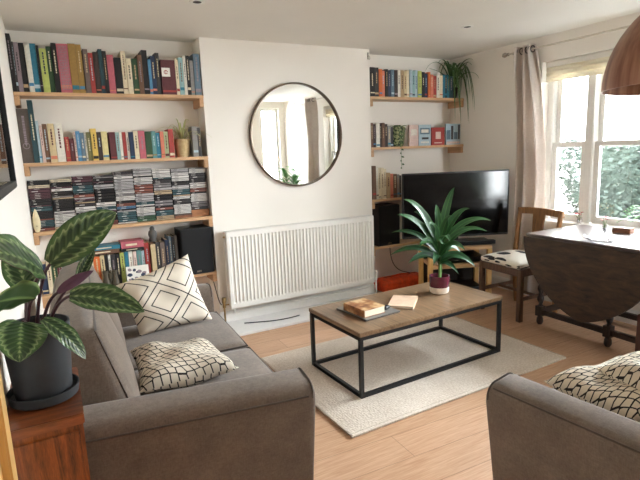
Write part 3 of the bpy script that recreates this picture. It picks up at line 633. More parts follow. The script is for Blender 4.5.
# spider plant on the second shelf left of the mirror
sp = thing('spider_plant', 'small spider plant in a straw-coloured pot on the second left shelf', 'plant', (.949, 4.03, S2))
MB().lathe([(.001, .001), (.043, .001), (.05, .03), (.057, .1), (.059, .138), (.056, .14), (.054, .136), (.051, .12), (.001, .12)], n=28).build('pot', 'potcane', sp)
MB().lathe([(.001, .1215), (.050, .1215)], n=20).build('soil', 'soil', sp)
r = random.Random(21)
strap = lambda t: (1-t)**.6*min(1, t*6+.45)
for k in range(28):
    a = r.uniform(0, 2*PI); L = r.uniform(.12, .24); up = r.uniform(.10, .22)
    if math.sin(a) > .1: L *= .45
    d = Vector((math.cos(a), math.sin(a), 0)); b = Vector((0, 0, .12))+d*.01
    mb = MB(); leaf(mb, bez([b, b+d*L*.35+Vector((0, 0, up)), b+d*L+Vector((0, 0, up*r.uniform(-.2, .8)))], 9), .013, prof=strap, nx=2, fold=.3)
    mb.build('leaf', ['spider', 'spider'], sp, ang=80)
# trailing spider plant on the top right shelf
sp = thing('spider_plant', 'large spider plant trailing from the top right shelf by the window wall', 'plant', (3.768, 4.045, T1))
MB().lathe([(.001, .001), (.045, .001), (.056, .1), (.058, .112), (.054, .114), (.052, .1), (.001, .098)], n=28).build('pot', plain('dark_pot', '#3a2a28', .6), sp)
MB().lathe([(.001, .099), (.051, .099)], n=20).build('soil', 'soil', sp)
for k in range(36):
    a = r.uniform(PI*.88, PI*2.06); L = r.uniform(.14, .36); up = r.uniform(.16, .34); dr = r.uniform(-.12, .26)
    if k % 4 == 0: a = r.uniform(PI*1.25, PI*1.8); dr = r.uniform(-.42, -.15); L = r.uniform(.2, .3)
    d = Vector((math.cos(a), math.sin(a), 0)); b = Vector((0, 0, .1))+d*.015
    e = b+d*L+Vector((0, 0, dr))
    e.x = min(e.x, 3.80-3.768); top = b+d*L*.75+Vector((0, 0, up)); top.x = min(top.x, .05); top.z = min(top.z, ZC-T1-.0+.04)
    mb = MB(); leaf(mb, bez([b, b+d*L*.2+Vector((0, 0, up)), top, e], 12), .025, prof=strap, nx=2, fold=.3)
    mb.build('leaf', ['spiderd']*2, sp, ang=80)
# mottled trailing plant in a small patterned pot, second right shelf
tp = thing('trailing_plant', 'small trailing plant in a mottled dark green pot on the second right shelf', 'plant', (3.035, 4.02, T2))
t = NT('mottled_pot'); n_ = t.noise(t.coord(), 55, 2); t.l(t.ramp(n_, [(.42, lin('#2c3a26')), (.5, lin('#5e6e44')), (.62, lin('#a3a77c'))]), t.b.inputs['Base Color']); t.set(Roughness=.5); M['mottled'] = t.m
MB().lathe([(.001, .001), (.06, .001), (.07, .03), (.078, .12), (.08, .185), (.075, .187), (.072, .17), (.001, .168)], n=28).build('pot', 'mottled', tp)
MB().lathe([(.001, .169), (.071, .169)], n=20).build('soil', 'soil', tp)
for k in range(16):
    a = r.uniform(PI, 2*PI) if k < 12 else r.uniform(0, PI); d = Vector((math.cos(a), math.sin(a), 0)); L = r.uniform(.03, .085)
    b = Vector((0, 0, .165))+d*.02; mb = MB()
    leaf(mb, bez([b, b+d*L*.5+Vector((0, 0, .05)), b+d*L+Vector((0, 0, r.uniform(-.01, .04)))], 6), .03, nx=4); mb.build('leaf', ['spiderd', 'spiderd'], tp, ang=80)
vine = bez([(-.02, -.04, .165), (-.03, -.1, .22), (-.03, -.105, -.02), (-.02, -.1, -.2)], 16)
MB().tube(vine, .0015, 5).build('stem', 'stemg', tp)
for k in range(5, 17, 1):
    p = vine[k]; d = Vector((.8 if k % 2 else -.8, -.5, -.4)).normalized(); mb = MB(); leaf(mb, [p, p+d*.015, p+d*.03], .02, up=(0, -1, .3), nx=2); mb.build('leaf', ['spiderd', 'spiderd'], tp, ang=80)

# dracaena on the coffee table
DP = Vector((2.305, 2.585, .4062))
dr = thing('dracaena', 'leafy dracaena in a burgundy and cream pot on the coffee table', 'plant', DP)
MB().lathe([(.001, .0005), (.054, .0005), (.062, .006), (.066, .022), (.0668, .046), (.0672, .048), (.0685, .07), (.069, .118), (.0685, .123), (.064, .124), (.062, .118), (.061, .092), (.001, .09)], n=36, mis=[1]*4+[0]*9).build('pot', ['burg', 'creampot'], dr)
MB().lathe([(.001, .0915), (.060, .0915)], n=20).build('soil', 'soil', dr)
MB().tube([(.0, 0, .09), (.004, .002, .2), (0, 0, .36)], [.009, .008, .006], 10).build('cane', 'stemg', dr)
MB().tube([(.02, .012, .09), (.03, .015, .16), (.03, .012, .24)], [.006, .006, .004], 8).build('cane', 'stemg', dr)
RT = Vector((.879, -.475, -.0)); FW = Vector((-.47, -.88, 0))       # the plant's spread: sideways and towards the room
lance = lambda t: (min(1, t*3.2+.16)**.8)*(1-t**3.2)
def dl(side, h0, out, tipz, fwd=0.0, w=.052, arch=.5, dark=False, m=0.45):
    b = Vector((0, 0, h0)); tip = RT*side+FW*fwd+Vector((0, 0, tipz)); hor = RT*side+FW*fwd
    mid = b+hor*m+Vector((0, 0, (tipz-h0)*arch+out))
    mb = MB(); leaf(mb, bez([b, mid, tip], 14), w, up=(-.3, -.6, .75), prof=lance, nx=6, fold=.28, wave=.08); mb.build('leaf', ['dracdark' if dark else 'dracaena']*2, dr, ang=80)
for a in [(.10, .34, .08, .73, .0, .05, .6), (-.25, .30, .12, .665, .03, .054, .62), (-.30, .28, .10, .57, .08, .056, .6), (.19, .32, .10, .59, .04, .048, .62), (.34, .30, .15, .50, .03, .046, .6), (.29, .28, .14, .44, .10, .044, .6),
          (-.35, .24, .12, .29, .05, .046, .6), (-.24, .22, .10, .25, .14, .056, .55), (.22, .22, .13, .20, .10, .058, .6), (.18, .24, .14, .25, -.1, .046, .6), (-.03, .36, .06, .62, .02, .045, .6), (.06, .34, .08, .55, .1, .05, .6),
          (-.17, .27, .12, .36, .14, .056, .6), (.13, .25, .12, .33, .16, .056, .6), (-.10, .32, .10, .50, .12, .052, .6), (-.32, .26, .12, .43, -.05, .042, .6), (.10, .2, .08, .16, .12, .04, .6), (-.08, .22, .11, .24, .18, .05, .6), (.02, .3, .12, .40, .2, .055, .6),
          (-.15, .32, .10, .56, -.12, .05, .6), (.12, .3, .12, .46, -.16, .05, .6), (-.06, .2, .12, .3, -.2, .05, .6)]:
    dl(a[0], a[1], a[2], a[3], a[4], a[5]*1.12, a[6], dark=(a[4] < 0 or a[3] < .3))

# big calathea on the rosewood side table
CP = Vector((-.070, 1.292, .86))
ca = thing('calathea', 'large calathea with feathered leaves in a charcoal pot on the rosewood table', 'plant', CP)
MB().lathe([(.001, .0012), (.064, .0012), (.073, .004), (.0755, .02), (.0765, .026), (.0735, .0265), (.071, .012), (.001, .009)], n=40).build('saucer', 'potgrey', ca)
MB().lathe([(.001, .0095), (.058, .0095), (.060, .013), (.0665, .1), (.0715, .168), (.072, .182), (.0685, .183), (.066, .17), (.064, .155), (.001, .152)], n=40).build('pot', 'potgrey', ca)
MB().lathe([(.001, .1535), (.0635, .1535)], n=24).build('soil', 'soil', ca)
broad = lambda t: max(0, math.sin(PI*min(1, (t*.95+.05))**.85))**.72
def cleaf(base, tip, width, bend, up, stem_from, under='purple', wave=.06):
    b, t_ = Vector(base)-CP, Vector(tip)-CP; mid = (b+t_)/2+Vector(bend)
    mb = MB(); leaf(mb, bez([b, mid, t_], 16), width, up=up, prof=broad, nx=10, fold=.16, wave=wave); lo = mb.build('leaf', ['calathea', under], ca, ang=80)
    s0 = Vector(stem_from)-CP; ctl = Vector((s0.x*.6+b.x*.4, s0.y*.6+b.y*.4, s0.z*.25+b.z*.75+.01))
    MB().tube(bez([s0, ctl, b], 10), [.0042-.0001*i for i in range(11)], 8).build('stalk', 'maroonstem', ca)
SB = lambda dx, dy: (-.070+dx, 1.292+dy, 1.01)
cleaf((-.022, 1.25, 1.185), (.133, 1.31, 1.282), .088, (0, -.015, .022), (.25, -.95, .35), SB(.0, .0))
cleaf((-.036, 1.19, 1.182), (-.122, 1.02, 1.262), .098, (0, -.01, .03), (.3, -.7, .65), SB(-.02, -.01))
cleaf((.008, 1.22, 1.112), (.160, 1.20, 1.052), .074, (0, 0, .024), (.05, -.72, .7), SB(.02, -.01))
cleaf((-.085, 1.17, 1.085), (-.092, 1.07, 1.035), .095, (0, -.03, .018), (.15, -.9, .45), SB(-.01, -.02))
cleaf((-.052, 1.235, 1.065), (.024, 1.21, .962), .05, (.012, -.01, .014), (.4, -.6, .6), SB(.01, -.02))
cleaf((-.015, 1.28, 1.11), (.068, 1.33, 1.14), .026, (0, 0, .008), (0, .8, -.5), SB(.01, .02))
cleaf((-.06, 1.22, 1.12), (-.125, 1.12, 1.145), .085, (0, 0, .01), (.1, .9, .2), SB(-.02, .01), under='spiderd')
cleaf((.03, 1.33, 1.12), (.078, 1.36, 1.19), .03, (0, 0, .01), (.2, -.9, .3), SB(.02, .02))
cleaf((-.08, 1.36, 1.10), (-.10, 1.42, 1.22), .08, (0, 0, .01), (.2, -.9, .3), SB(-.02, .03))
# tall palm standing on the floor by the window, mirrored in the round mirror
pl = thing('potted_palm', 'green palm on the floor by the window, seen in the round mirror', 'plant', (3.36, .62, 0))
MB().lathe([(.001, .001), (.12, .001), (.15, .25), (.152, .27), (.142, .27), (.138, .235), (.001, .23)], n=32).build('pot', 'potgrey', pl)
MB().lathe([(.001, .232), (.137, .232)], n=20).build('soil', 'soil', pl)
for k in range(12):
    a = k*2*PI/12+r.uniform(-.2, .2); L = r.uniform(.14, .28); tz = r.uniform(.85, 1.2); d = Vector((math.cos(a), math.sin(a), 0)); d.x *= .8
    spine = bez([(0, 0, .23), d*L*.25+Vector((0, 0, tz*.95)), d*L+Vector((0, 0, tz))], 14)
    fr = MB().tube(spine, .004, 5).build('frond', 'stemg', pl)
    mb = MB()
    for i in range(6, 15):
        p = spine[i]; tg = (spine[i]-spine[i-1]).normalized(); sd = tg.cross(Vector((0, 0, 1))).normalized()
        for sg in (-1, 1):
            q = p+(sd*sg*.8+tg*.7).normalized()*(.17-.008*abs(i-9)); q.x = min(q.x, 3.64-3.36); leaf(mb, bez([p, (p+q)/2+Vector((0, 0, .02)), q+Vector((0, 0, -.03))], 4), .022, prof=lance, nx=2)
    mb.build('leaflets', ['palm', 'palm'], fr, ang=80)
# small fern on the dining table, its fronds reaching into the right edge of the photograph
fp = thing('potted_fern', 'green fern in a white pot on the dining table by the window', 'plant', (3.44, 1.80, .7465))
MB().lathe([(.001, .001), (.045, .001), (.058, .09), (.06, .1), (.055, .1), (.053, .088), (.001, .085)], n=28).build('pot', 'trim', fp)
MB().lathe([(.001, .0865), (.052, .0865)], n=20).build('soil', 'soil', fp)
for k in range(13):
    a = k*2*PI/13+r.uniform(-.2, .2); L = r.uniform(.15, .24); d = Vector((math.cos(a), math.sin(a), 0)); h = r.uniform(.14, .26)
    spine = bez([(0, 0, .085), d*L*.4+Vector((0, 0, h+.06)), d*L+Vector((0, 0, h-.04))], 12)
    fr = MB().tube(spine, .002, 5).build('frond', 'stemg', fp); mb = MB()
    for i in range(3, 13):
        p = spine[i]; tg = (spine[i]-spine[i-1]).normalized(); sd = tg.cross(Vector((0, 0, 1))).normalized()
        for sg in (-1, 1): q = p+(sd*sg+tg*.5).normalized()*(.045-.003*(i-3)); leaf(mb, [p, (p+q)/2, q], .013, nx=2)
    mb.build('leaflets', ['palm', 'palm'], fr, ang=80)
# ================= radiator, mirror, picture =================
ra = thing('radiator', 'white ribbed panel radiator on the chimney breast under the mirror', 'radiator', (1.908, YC, .155))
W, H = 1.43, .64; h = W/2
mb = MB(); xs, ys = [-h, -h+.022], [0, 0]; n = 43; p = (W-.044)/n
for k in range(n):
    x = -h+.022+k*p; xs += [x+p*.12, x+p*.3, x+p*.7, x+p*.88]; ys += [0, 1, 1, 0]
xs += [h-.022, h]; ys += [0, 0]
zs = [(0, 0), (.04, 0), (.052, 1), (H-.052, 1), (H-.04, 0), (H, 0)]
vs = [(x, -.104+.008*a*b, z) for z, b in zs for x, a in zip(xs, ys)]; m = len(xs)
mb.add(vs, [(i*m+j, i*m+j+1, (i+1)*m+j+1, (i+1)*m+j) for i in range(len(zs)-1) for j in range(m-1)])
mb.box(-h, h, -.092, -.084, 0, H); mb.box(-h, h, -.104, -.09, H-.001, H).box(-h, h, -.104, -.09, 0, .001).box(-h, -h+.001, -.104, -.09, 0, H).box(h-.001, h, -.104, -.09, 0, H)
mb.build('front_panel', 'rad', ra, ang=20)
MB().box(-h, h, -.045, -.033, 0, H).build('back_panel', 'rad', ra, bevel=.003)
g = MB().box(-h, h, -.100, -.094, H+.001, H+.006).box(-h, h, -.040, -.035, H+.001, H+.006)
for k in range(58): x = -h+.012+k*(W-.024)/57; g.box(x-.006, x+.006, -.094, -.040, H+.0015, H+.005)
g.build('top_grille', 'rad', ra, smooth=False)
for sg in (-1, 1): MB().box(min(sg*h, sg*(h+.004)), max(sg*h, sg*(h+.004)), -.098, -.036, .02, H-.005).build('side_panel', 'rad', ra, bevel=.001)
for sg in (-1, 1):
    MB().tube([(sg*(h-.02), -.06, .03), (sg*(h+.045), -.06, .03), (sg*(h+.045), -.06, -.12), (sg*(h+.045), -.06, -.154)], .008, 10).build('pipe', 'brass' if sg < 0 else 'rad', ra)
    MB().lathe([(.001, -.02), (.013, -.02), (.013, .02), (.017, .022), (.018, .06), (.014, .066), (.001, .066)], (sg*(h+.045), -.06, .03), 16).build('valve', 'brass' if sg < 0 else 'trim', ra)
MB().tube([(-h+.05, -.06, -.002), (-h+.05, -.03, -.06), (h-.3, -.03, -.06)], .0075, 8).tube([(h-.3, -.03, -.06), (h-.02, -.03, -.06)], .0075, 8).build('pipe', 'rad', ra)
for x in (-.5, .5): MB().box(x-.015, x+.015, -.036, -.001, .1, .5).build('wall_bracket', 'rad', ra, smooth=False)
MB().lathe([(.001, 0), (.008, 0), (.008, .014), (.001, .014)], (-h-.004, -.07, H-.04), 10, mat=Matrix.Rotation(-PI/2, 4, 'Y')).build('bleed_valve', 'brass', ra)

mi = thing('wall_mirror', 'large round mirror with a thin bronze frame on the chimney breast', 'mirror', (1.914, YC, 1.554))
RX = Matrix.Rotation(PI/2, 4, 'X'); rad = .437
MB().lathe([(rad-.014, .012), (rad-.013, .03), (rad-.004, .033), (rad, .03), (rad, .001), (rad-.014, .001), (rad-.014, .012)], n=96, mat=RX).build('frame', 'bronze', mi)
MB().lathe([(.0005, .012), (rad-.0135, .012)], n=96, mat=RX).build('mirror_glass', 'mirror', mi, smooth=False)
MB().lathe([(.0005, .002), (rad-.015, .002), (rad-.015, .010), (.0005, .010)], n=64, mat=RX).build('backing', 'black', mi)

pf = thing('picture_frame', 'black framed picture on the left wall beside the bookshelves', 'picture', (XL, 1.87, 1.32))
a = .4
f = MB().box(.001, .034, -a, -a+.024, 0, 1.0-.2).box(.001, .034, a-.024, a, 0, .8).box(.001, .034, -a+.024, a-.024, 0, .024).box(.001, .034, -a+.024, a-.024, .776, .8)
f.build('frame', 'black', pf, bevel=.002)
MB().box(.002, .012, -a+.024, a-.024, .024, .776).build('mount', 'picmat', pf, smooth=False)
MB().box(.0125, .0135, -.22, .22, .16, .62).build('print', plain('print_ink', '#8d8a84', .8, var=.5, scale=6), pf, smooth=False)
MB().box(.022, .024, -a+.024, a-.024, .024, .776).build('glass', 'glass', pf, smooth=False)

# ================= sofa =================
def arm_profile(inner_z, top, t=.15, flare=.07):
    """cross-section (y, z) of an upholstered arm whose outer face is at y=0 at the top"""
    pts = [(flare, .075), (0, top-.07)]
    for k in range(1, 6):
        a = PI-k*PI/12; pts.append((.045+.045*math.cos(a), top-.055+.045*math.sin(a)))
    for k in range(0, 6):
        a = PI/2-k*PI/12; pts.append((t-.045+.045*math.cos(a), top-.05+.05*math.sin(a)))
    pts += [(t, top-.07), (t+.004, .075)]
    return pts
def arm(parent, xs, mirror_y=None, rise=.05, top=.61, t=.15, sm=(-.002, .062)):
    """lofted along x from the front (xs[0]) to the back; rises towards the back"""
    mb = MB(); prof = arm_profile(0, top, t); n = len(prof); secs = []
    L = xs[0]-xs[1]
    for k, (dx, shrink) in enumerate([(0, .82), (.004, .9), (.012, .955), (.028, 1), (.25, 1), (.5, 1), (.75, 1), (L, 1)]):
        cy = t*.5; zz = rise*(dx/L)
        sec = []
        for y, z in prof:
            s = 1-(1-shrink)*.5
            yy = cy+(y-cy)*s; z2 = z+(zz if z > .2 else 0); z2 = z2-(1-s)*.35*(z2 if z2 > .3 else 0)
            sec.append((xs[0]-dx, (mirror_y-yy) if mirror_y else yy, z2))
        secs.append(sec)
    vs = [v for s in secs for v in s]; fs = [(i*n+k, i*n+(k+1) % n, (i+1)*n+(k+1) % n, (i+1)*n+k) for i in range(len(secs)-1) for k in range(n)]
    fs += [tuple(range(n))[::-1], tuple((len(secs)-1)*n+k for k in range(n))]
    mb.add(vs, fs); o = mb.build('arm', 'linen', parent, ang=60)
    sy = lambda y: mirror_y-y if mirror_y else y
    seam = [(xs[0]-.03-k*(L-.03)/8, sy(sm[0]), top-sm[1]+rise*((.03+k*(L-.03)/8)/L)) for k in range(9)]
    MB().tube(seam, .0035, 6).build('piping', 'piping', o)
    fr = [(xs[0]-.012, sy(.5*t+(y-.5*t)*.985), z+rise*.01) for y, z in prof[1:-1]]
    fr = [(x, y, z-.002) for x, y, z in fr]; MB().tube(fr, .0035, 6).build('piping', 'piping', o)
    return o
SL = 1.65
so = thing('sofa', 'taupe linen two-seater sofa along the left wall, heaped with cushions', 'sofa', (.752, 1.49, 0), math.radians(-2.5))
MB().box(-.85, -.03, .10, SL-.10, .075, .285).build('base', 'linen', so, bevel=.012)
arm(so, (0, -.84)); arm(so, (0, -.84), SL)
MB().rbox(-.825, SL/2, .44, .08, SL-.32, .74, .04, 8).build('back_frame', 'linen', so)
for y0, y1 in ((.16, .823), (.827, 1.49)):
    cu = MB().rbox(-.335, (y0+y1)/2, .37, .70, y1-y0-.006, .165, .035, 12, puff=(.012, 0, .022)).build('seat_cushion', 'linen', so)
    hx, hy = .35-.011, (y1-y0)/2-.012; cy = (y0+y1)/2
    pp = [(-.335+hx, cy+hy, 0), (-.335+hx, cy-hy, 0), (-.335-hx, cy-hy, 0), (-.335-hx, cy+hy, 0), (-.335+hx, cy+hy, 0)]
    MB().tube([(x, y, .4425) for x, y, z in pp], .0045, 6, cap=False).build('piping', 'piping', cu)
for y0, y1 in ((.16, .822), (.828, 1.49)):
    Mx = Matrix.Translation((-.70, (y0+y1)/2, .645)) @ Matrix.Rotation(math.radians(-16), 4, 'Y')
    cu = MB().rbox(0, 0, 0, .17, y1-y0-.008, .45, .045, 12, puff=(.03, .006, .012), mat=Mx).build('back_cushion', 'linen', so)
    hy, hz = (y1-y0)/2-.014, .213
    MB().tube([Mx @ Vector(q) for q in ((.073, hy, hz), (.073, -hy, hz), (.073, -hy, -hz), (.073, hy, -hz), (.073, hy, hz))], .0045, 6, cap=False).build('piping', 'piping', cu)
for x, y in ((-.07, .12), (-.07, SL-.12), (-.8, .12), (-.8, SL-.12)):
    MB().lathe([(.001, 0), (.018, 0), (.024, .075), (.001, .075)], (x, y, 0), 14).build('foot', 'oakdz', so)
p1 = pillow('cushion', [(.325, 2.70, .475), (.735, 2.745, .475), (.655, 2.88, .85), (.24, 2.80, .745)], .13, 'lattice', seed=2)
tag(p1, 'cream cushion with black diamond lines, standing against the far sofa arm', 'cushion', 'loose cushions on the sofas')
p2 = pillow('cushion', [(.205, 1.885, .535), (.62, 1.95, .51), (.57, 2.22, .535), (.215, 2.185, .60)], .13, 'net', seed=4, lump=.014)
tag(p2, 'cream cushion with black net pattern, lying on the sofa seat by the near arm', 'cushion', 'loose cushions on the sofas')
# ================= second sofa in the right foreground =================
AW = 1.55
ac = thing('sofa', 'second taupe linen sofa in the right foreground, only its near arm showing', 'sofa', (1.262+AW*math.cos(.035), 1.178+AW*math.sin(.035), 0), PI/2+.035)
# local x forwards, y across; local +y points to the near sofa
arm(ac, (0, -.80), rise=.03, top=.60, sm=(.009, .026)); arm(ac, (0, -.80), AW, rise=.03, top=.60, sm=(.009, .026))
MB().box(-.80, -.03, .10, AW-.10, .075, .285).build('base', 'linen', ac, bevel=.012)
MB().rbox(-.755, AW/2, .47, .13, AW-.30, .80, .04, 8).build('back_frame', 'linen', ac)
for y0, y1 in ((.16, AW/2-.003), (AW/2+.003, AW-.16)):
    MB().rbox(-.325, (y0+y1)/2, .37, .70, y1-y0-.006, .165, .035, 12, puff=(.012, 0, .02)).build('seat_cushion', 'linen', ac)
    Mx = Matrix.Translation((-.62, (y0+y1)/2, .67)) @ Matrix.Rotation(math.radians(-14), 4, 'Y'); MB().rbox(0, 0, 0, .16, y1-y0-.01, .43, .045, 10, puff=(.03, .006, .012), mat=Mx).build('back_cushion', 'linen', ac)
for x, y in ((-.07, .12), (-.07, AW-.12), (-.75, .12), (-.75, AW-.12)): MB().lathe([(.001, 0), (.018, 0), (.024, .075), (.001, .075)], (x, y, 0), 14).build('foot', 'oakdz', ac)
p3 = pillow('cushion', [(1.50, .80, .535), (1.93, .78, .53), (1.98, 1.10, .53), (1.54, 1.155, .53)], .12, 'net2', seed=8, lump=.012)
tag(p3, 'cream net-patterned cushion lying on the right sofa', 'cushion', 'loose cushions on the sofas')
p4 = pillow('cushion', [(1.57, .70, .585), (1.97, .64, .585), (2.03, 1.0, .605), (1.66, 1.03, .60)], .11, 'net2', seed=9, lump=.02)
tag(p4, 'crumpled cream net-patterned cushion on top of the other on the right sofa', 'cushion', 'loose cushions on the sofas')
# ================= rug and coffee table =================
rg = thing('rug', 'pale woven wool rug on the oak floor under the coffee table', 'rug', (2.0, 2.538, 0), .0247)
MB().rbox(0, 0, .0065, 1.696, 1.16-.05, .012, .005, 10).build('rug_field', 'rug', rg)
for sx in (-1, 1): MB().box(min(sx*.838, sx*.847), max(sx*.838, sx*.847), -.575, .575, .0125, .0145).build('hem', 'rughem', rg, bevel=.0008)
for sg in (-1, 1): MB().box(-.847, .847, min(sg*.555, sg*.58), max(sg*.555, sg*.58), .001, .011).build('hem', 'rug', rg, bevel=.002)
TH = .4061
ct = thing('coffee_table', 'low coffee table with oak top and black steel frame on the rug', 'coffee table', (1.984, 2.537, .0128), .0395)
a, b, q, h = .586, .290, .022, TH-.0128
MB().box(-a, a, -b, b, h-.026, h).build('tabletop', 'ttop', ct, bevel=.003)
f = MB(); a2, b2 = a-.004, b-.004
f.box(-a2, a2, -b2, -b2+q, h-.026-q, h-.0265).box(-a2, a2, b2-q, b2, h-.026-q, h-.0265).box(-a2, -a2+q, -b2+q, b2-q, h-.026-q, h-.0265).box(a2-q, a2, -b2+q, b2-q, h-.026-q, h-.0265)
f.build('top_frame', 'black', ct, bevel=.001)
f = MB(); f.box(-a2, a2, -b2, -b2+q, 0, q).box(-a2, a2, b2-q, b2, 0, q).box(-a2, -a2+q, -b2+q, b2-q, 0, q).box(a2-q, a2, -b2+q, b2-q, 0, q)
f.build('bottom_frame', 'black', ct, bevel=.001)
for sx in (-1, 1):
    for sy in (-1, 1): x, y = sx*(a2-q/2), sy*(b2-q/2); MB().box(x-q/2, x+q/2, y-q/2, y+q/2, q, h-.026-q).build('leg', 'black', ct, smooth=False)
# things on the coffee table
Z = TH+.0006
mg = MB(); mg.box(-.136, .136, -.152, .152, 0, .004).box(-.136, .136, -.152, .152, .0042, .009, 1)
mo = tag(mg.build('magazine', [cmat('charcoal'), plain('magazine_grey', '#77726d', .4)], bevel=.0008), 'thin dark grey magazine under the brown book on the coffee table', 'magazine'); mo.location = (1.672, 2.535, Z); mo.rotation_euler = (0, 0, .1)
coverp = NT('brown_cover'); n_ = coverp.noise(coverp.coord(), 14, 3); coverp.l(coverp.ramp(n_, [(.36, lin('#7a4a2a')), (.5, lin('#b07a4c')), (.64, lin('#d8b98c'))]), coverp.b.inputs['Base Color']); coverp.set(Roughness=.5)
flat_book('book', 1.55, 1.715, 2.41, 2.62, Z+.0095, .046, 'brown', 'thick brown book with cream pages on the magazine, coffee table', rz=.1, deco=False, cover=coverp.m, spine='-x')
flat_book('book', 1.867, 2.035, 2.412, 2.658, Z, .016, 'tan', 'slim pale pinkish-brown notebook lying on the middle of the coffee table', rz=-.8, deco=False, cover=M['pinkcard'], spine='-x')
bl_ = MB(); bl_.rbox(0, 0, .012, .05, .035, .022, .008, 6); bo = tag(bl_.build('black_case', 'blackp'), 'small black case beside the brown book on the coffee table', 'case'); bo.location = (1.765, 2.47, Z+.0095); bo.rotation_euler = (0, 0, .4)

# ================= television corner =================
TR = math.radians(-24); TC = Vector((3.25, 3.425, 0))
tv = thing('television', 'large black flat television on a stand in the window corner', 'television', (TC.x, TC.y, .5265), TR)
hw = .50
MB().box(-hw, hw, 0, .03, .055, .655).box(-.3, .3, .03, .06, .15, .5).build('housing', 'blackp', tv, bevel=.004)
MB().box(-hw+.012, hw-.012, -.002, -.0005, .075, .643).build('screen', 'screen', tv, smooth=False)
MB().box(-.03, .03, .01, .045, .02, .09).build('stand_neck', 'blackp', tv, bevel=.003)
MB().rbox(0, .0, .0115, .62, .2, .022, .009, 8).build('stand_foot', 'blackp', tv)
sb = MB(); sb.rbox(0, 0, .021, .56, .055, .042, .008, 8); sbo = thing('sound_bar', 'low dark sound bar in front of the television screen', 'sound bar', (TC.x-.0-.13*math.sin(-TR)*1+.02, TC.y-.145, .5265), TR)
sb.build('body', plain('soundbar_grey', '#2b2c2f', .6), sbo); MB().box(-.268, .268, -.0295, -.0278, .006, .036).build('grille', 'grille', sbo, smooth=False)
ts = thing('television_stand', 'pine corner stand with open shelves under the television', 'television stand', (3.20, 3.39, 0), TR)
w2, dd, hh = .29, .17, .525
MB().box(-w2, w2, -dd, dd, hh-.03, hh).build('top', 'pine', ts, bevel=.003)
for x in (-w2, w2-.04): MB().box(x, x+.04, -dd, -dd+.04, 0, hh-.0305).build('post', 'pinez', ts, bevel=.003)
for x in (-w2, w2-.04): MB().box(x, x+.04, dd-.04, dd, 0, hh-.0305).build('post', 'pinez', ts, bevel=.003)
for z in (.365, .07): MB().box(-w2+.0405, w2-.0405, -dd+.004, dd-.004, z-.03, z).build('shelf', 'pine', ts, bevel=.002)
MB().box(-w2+.041, w2-.041, dd-.012, dd-.006, .071, hh-.031).build('back_panel', plain('stand_back', '#2a211b', .8), ts, smooth=False)
def on_stand(name, label, cat, x, y, z): 
    p = Matrix.Rotation(TR, 4, 'Z') @ Vector((x, y, 0)); return thing(name, label, cat, (3.20+p.x, 3.39+p.y, z), TR)
d = on_stand('set_top_box', 'flat black set-top box on the upper shelf of the pine stand', 'set-top box', .07, .02, .3655)
MB().rbox(0, 0, .028, .36, .22, .055, .006, 8).build('case', 'blackp', d); MB().box(-.165, -.05, -.1115, -.1105, .018, .038).build('display', 'lens', d, smooth=False)
for x in (-.215, -.175): 
    k = on_stand('candle_jar', 'small cream jar on the upper shelf of the pine stand, %s plant' % ('behind the' if x < -.2 else 'just right of the'), 'jar', x+.02, -.10, .3655)
    MB().lathe([(.001, 0), (.015, 0), (.016, .03), (.012, .036), (.001, .036)], n=16).build('glass_body', 'creampot', k); MB().lathe([(.001, .0365), (.013, .0365), (.013, .044), (.001, .044)], n=16).build('lid', 'creampot', k)
d = on_stand('disc_player', 'black disc player on the bottom shelf of the pine stand', 'disc player', .02, .0, .0705)
MB().rbox(0, 0, .04, .40, .26, .075, .006, 8).build('case', 'blackp', d); MB().box(-.12, .12, -.1315, -.1305, .046, .06).build('disc_tray', plain('tray_grey', '#45474a', .3), d, smooth=False)
for x in (.15, .18): MB().lathe([(.001, 0), (.009, 0), (.008, .008), (.001, .008)], (x, -.1305, .03), 14, mat=Matrix.Rotation(PI/2, 4, 'X')).build('knob', 'chrome', d)
# orange-red bag on the floor
ob = thing('orange_bag', 'bright orange-red bag lying on the floor between radiator and television stand', 'bag', (3.05, 4.01, 0), -.02)
MB().rbox(0, 0, .056, .56, .21, .108, .03, 12, puff=(0, 0, .02)).build('bag_body', 'orangebag', ob)
MB().tube(bez([(-.14, -.02, .118), (-.1, -.05, .165), (.05, -.05, .16), (.1, -.02, .118)], 12), .008, 8).build('handle', 'orangebag', ob)
MB().box(-.2, .2, -.004, .004, .128, .1315).build('zip', plain('zip_dark', '#7a2412', .5), ob, smooth=False)
# cables
c1 = MB().tube(bez([(3.02, 4.14, .44), (2.99, 4.10, .2), (3.06, 4.05, .16), (3.13, 3.99, .15)], 20)+[Vector((3.16, 3.985, .14))], .004, 6)
tag(c1.build('cable', 'rubber'), 'black cable hanging from the small speaker down to the orange bag', 'cable')
c2 = MB().tube(bez([(1.28, 3.80, .03), (1.45, 3.74, .03), (1.55, 3.68, .028), (1.75, 3.72, .03)], 24), .0045, 6)
tag(c2.build('cable', 'rubber'), 'grey-black cable lying on the white hearth board under the radiator', 'cable')
c3 = MB().tube(bez([(1.105, 4.10, .44), (1.10, 3.935, .38), (1.10, 3.90, .2), (1.13, 3.90, .19)], 24), .004, 6)
tag(c3.build('cable', 'rubber'), 'black cable running from the large speaker to the radiator pipe', 'cable')

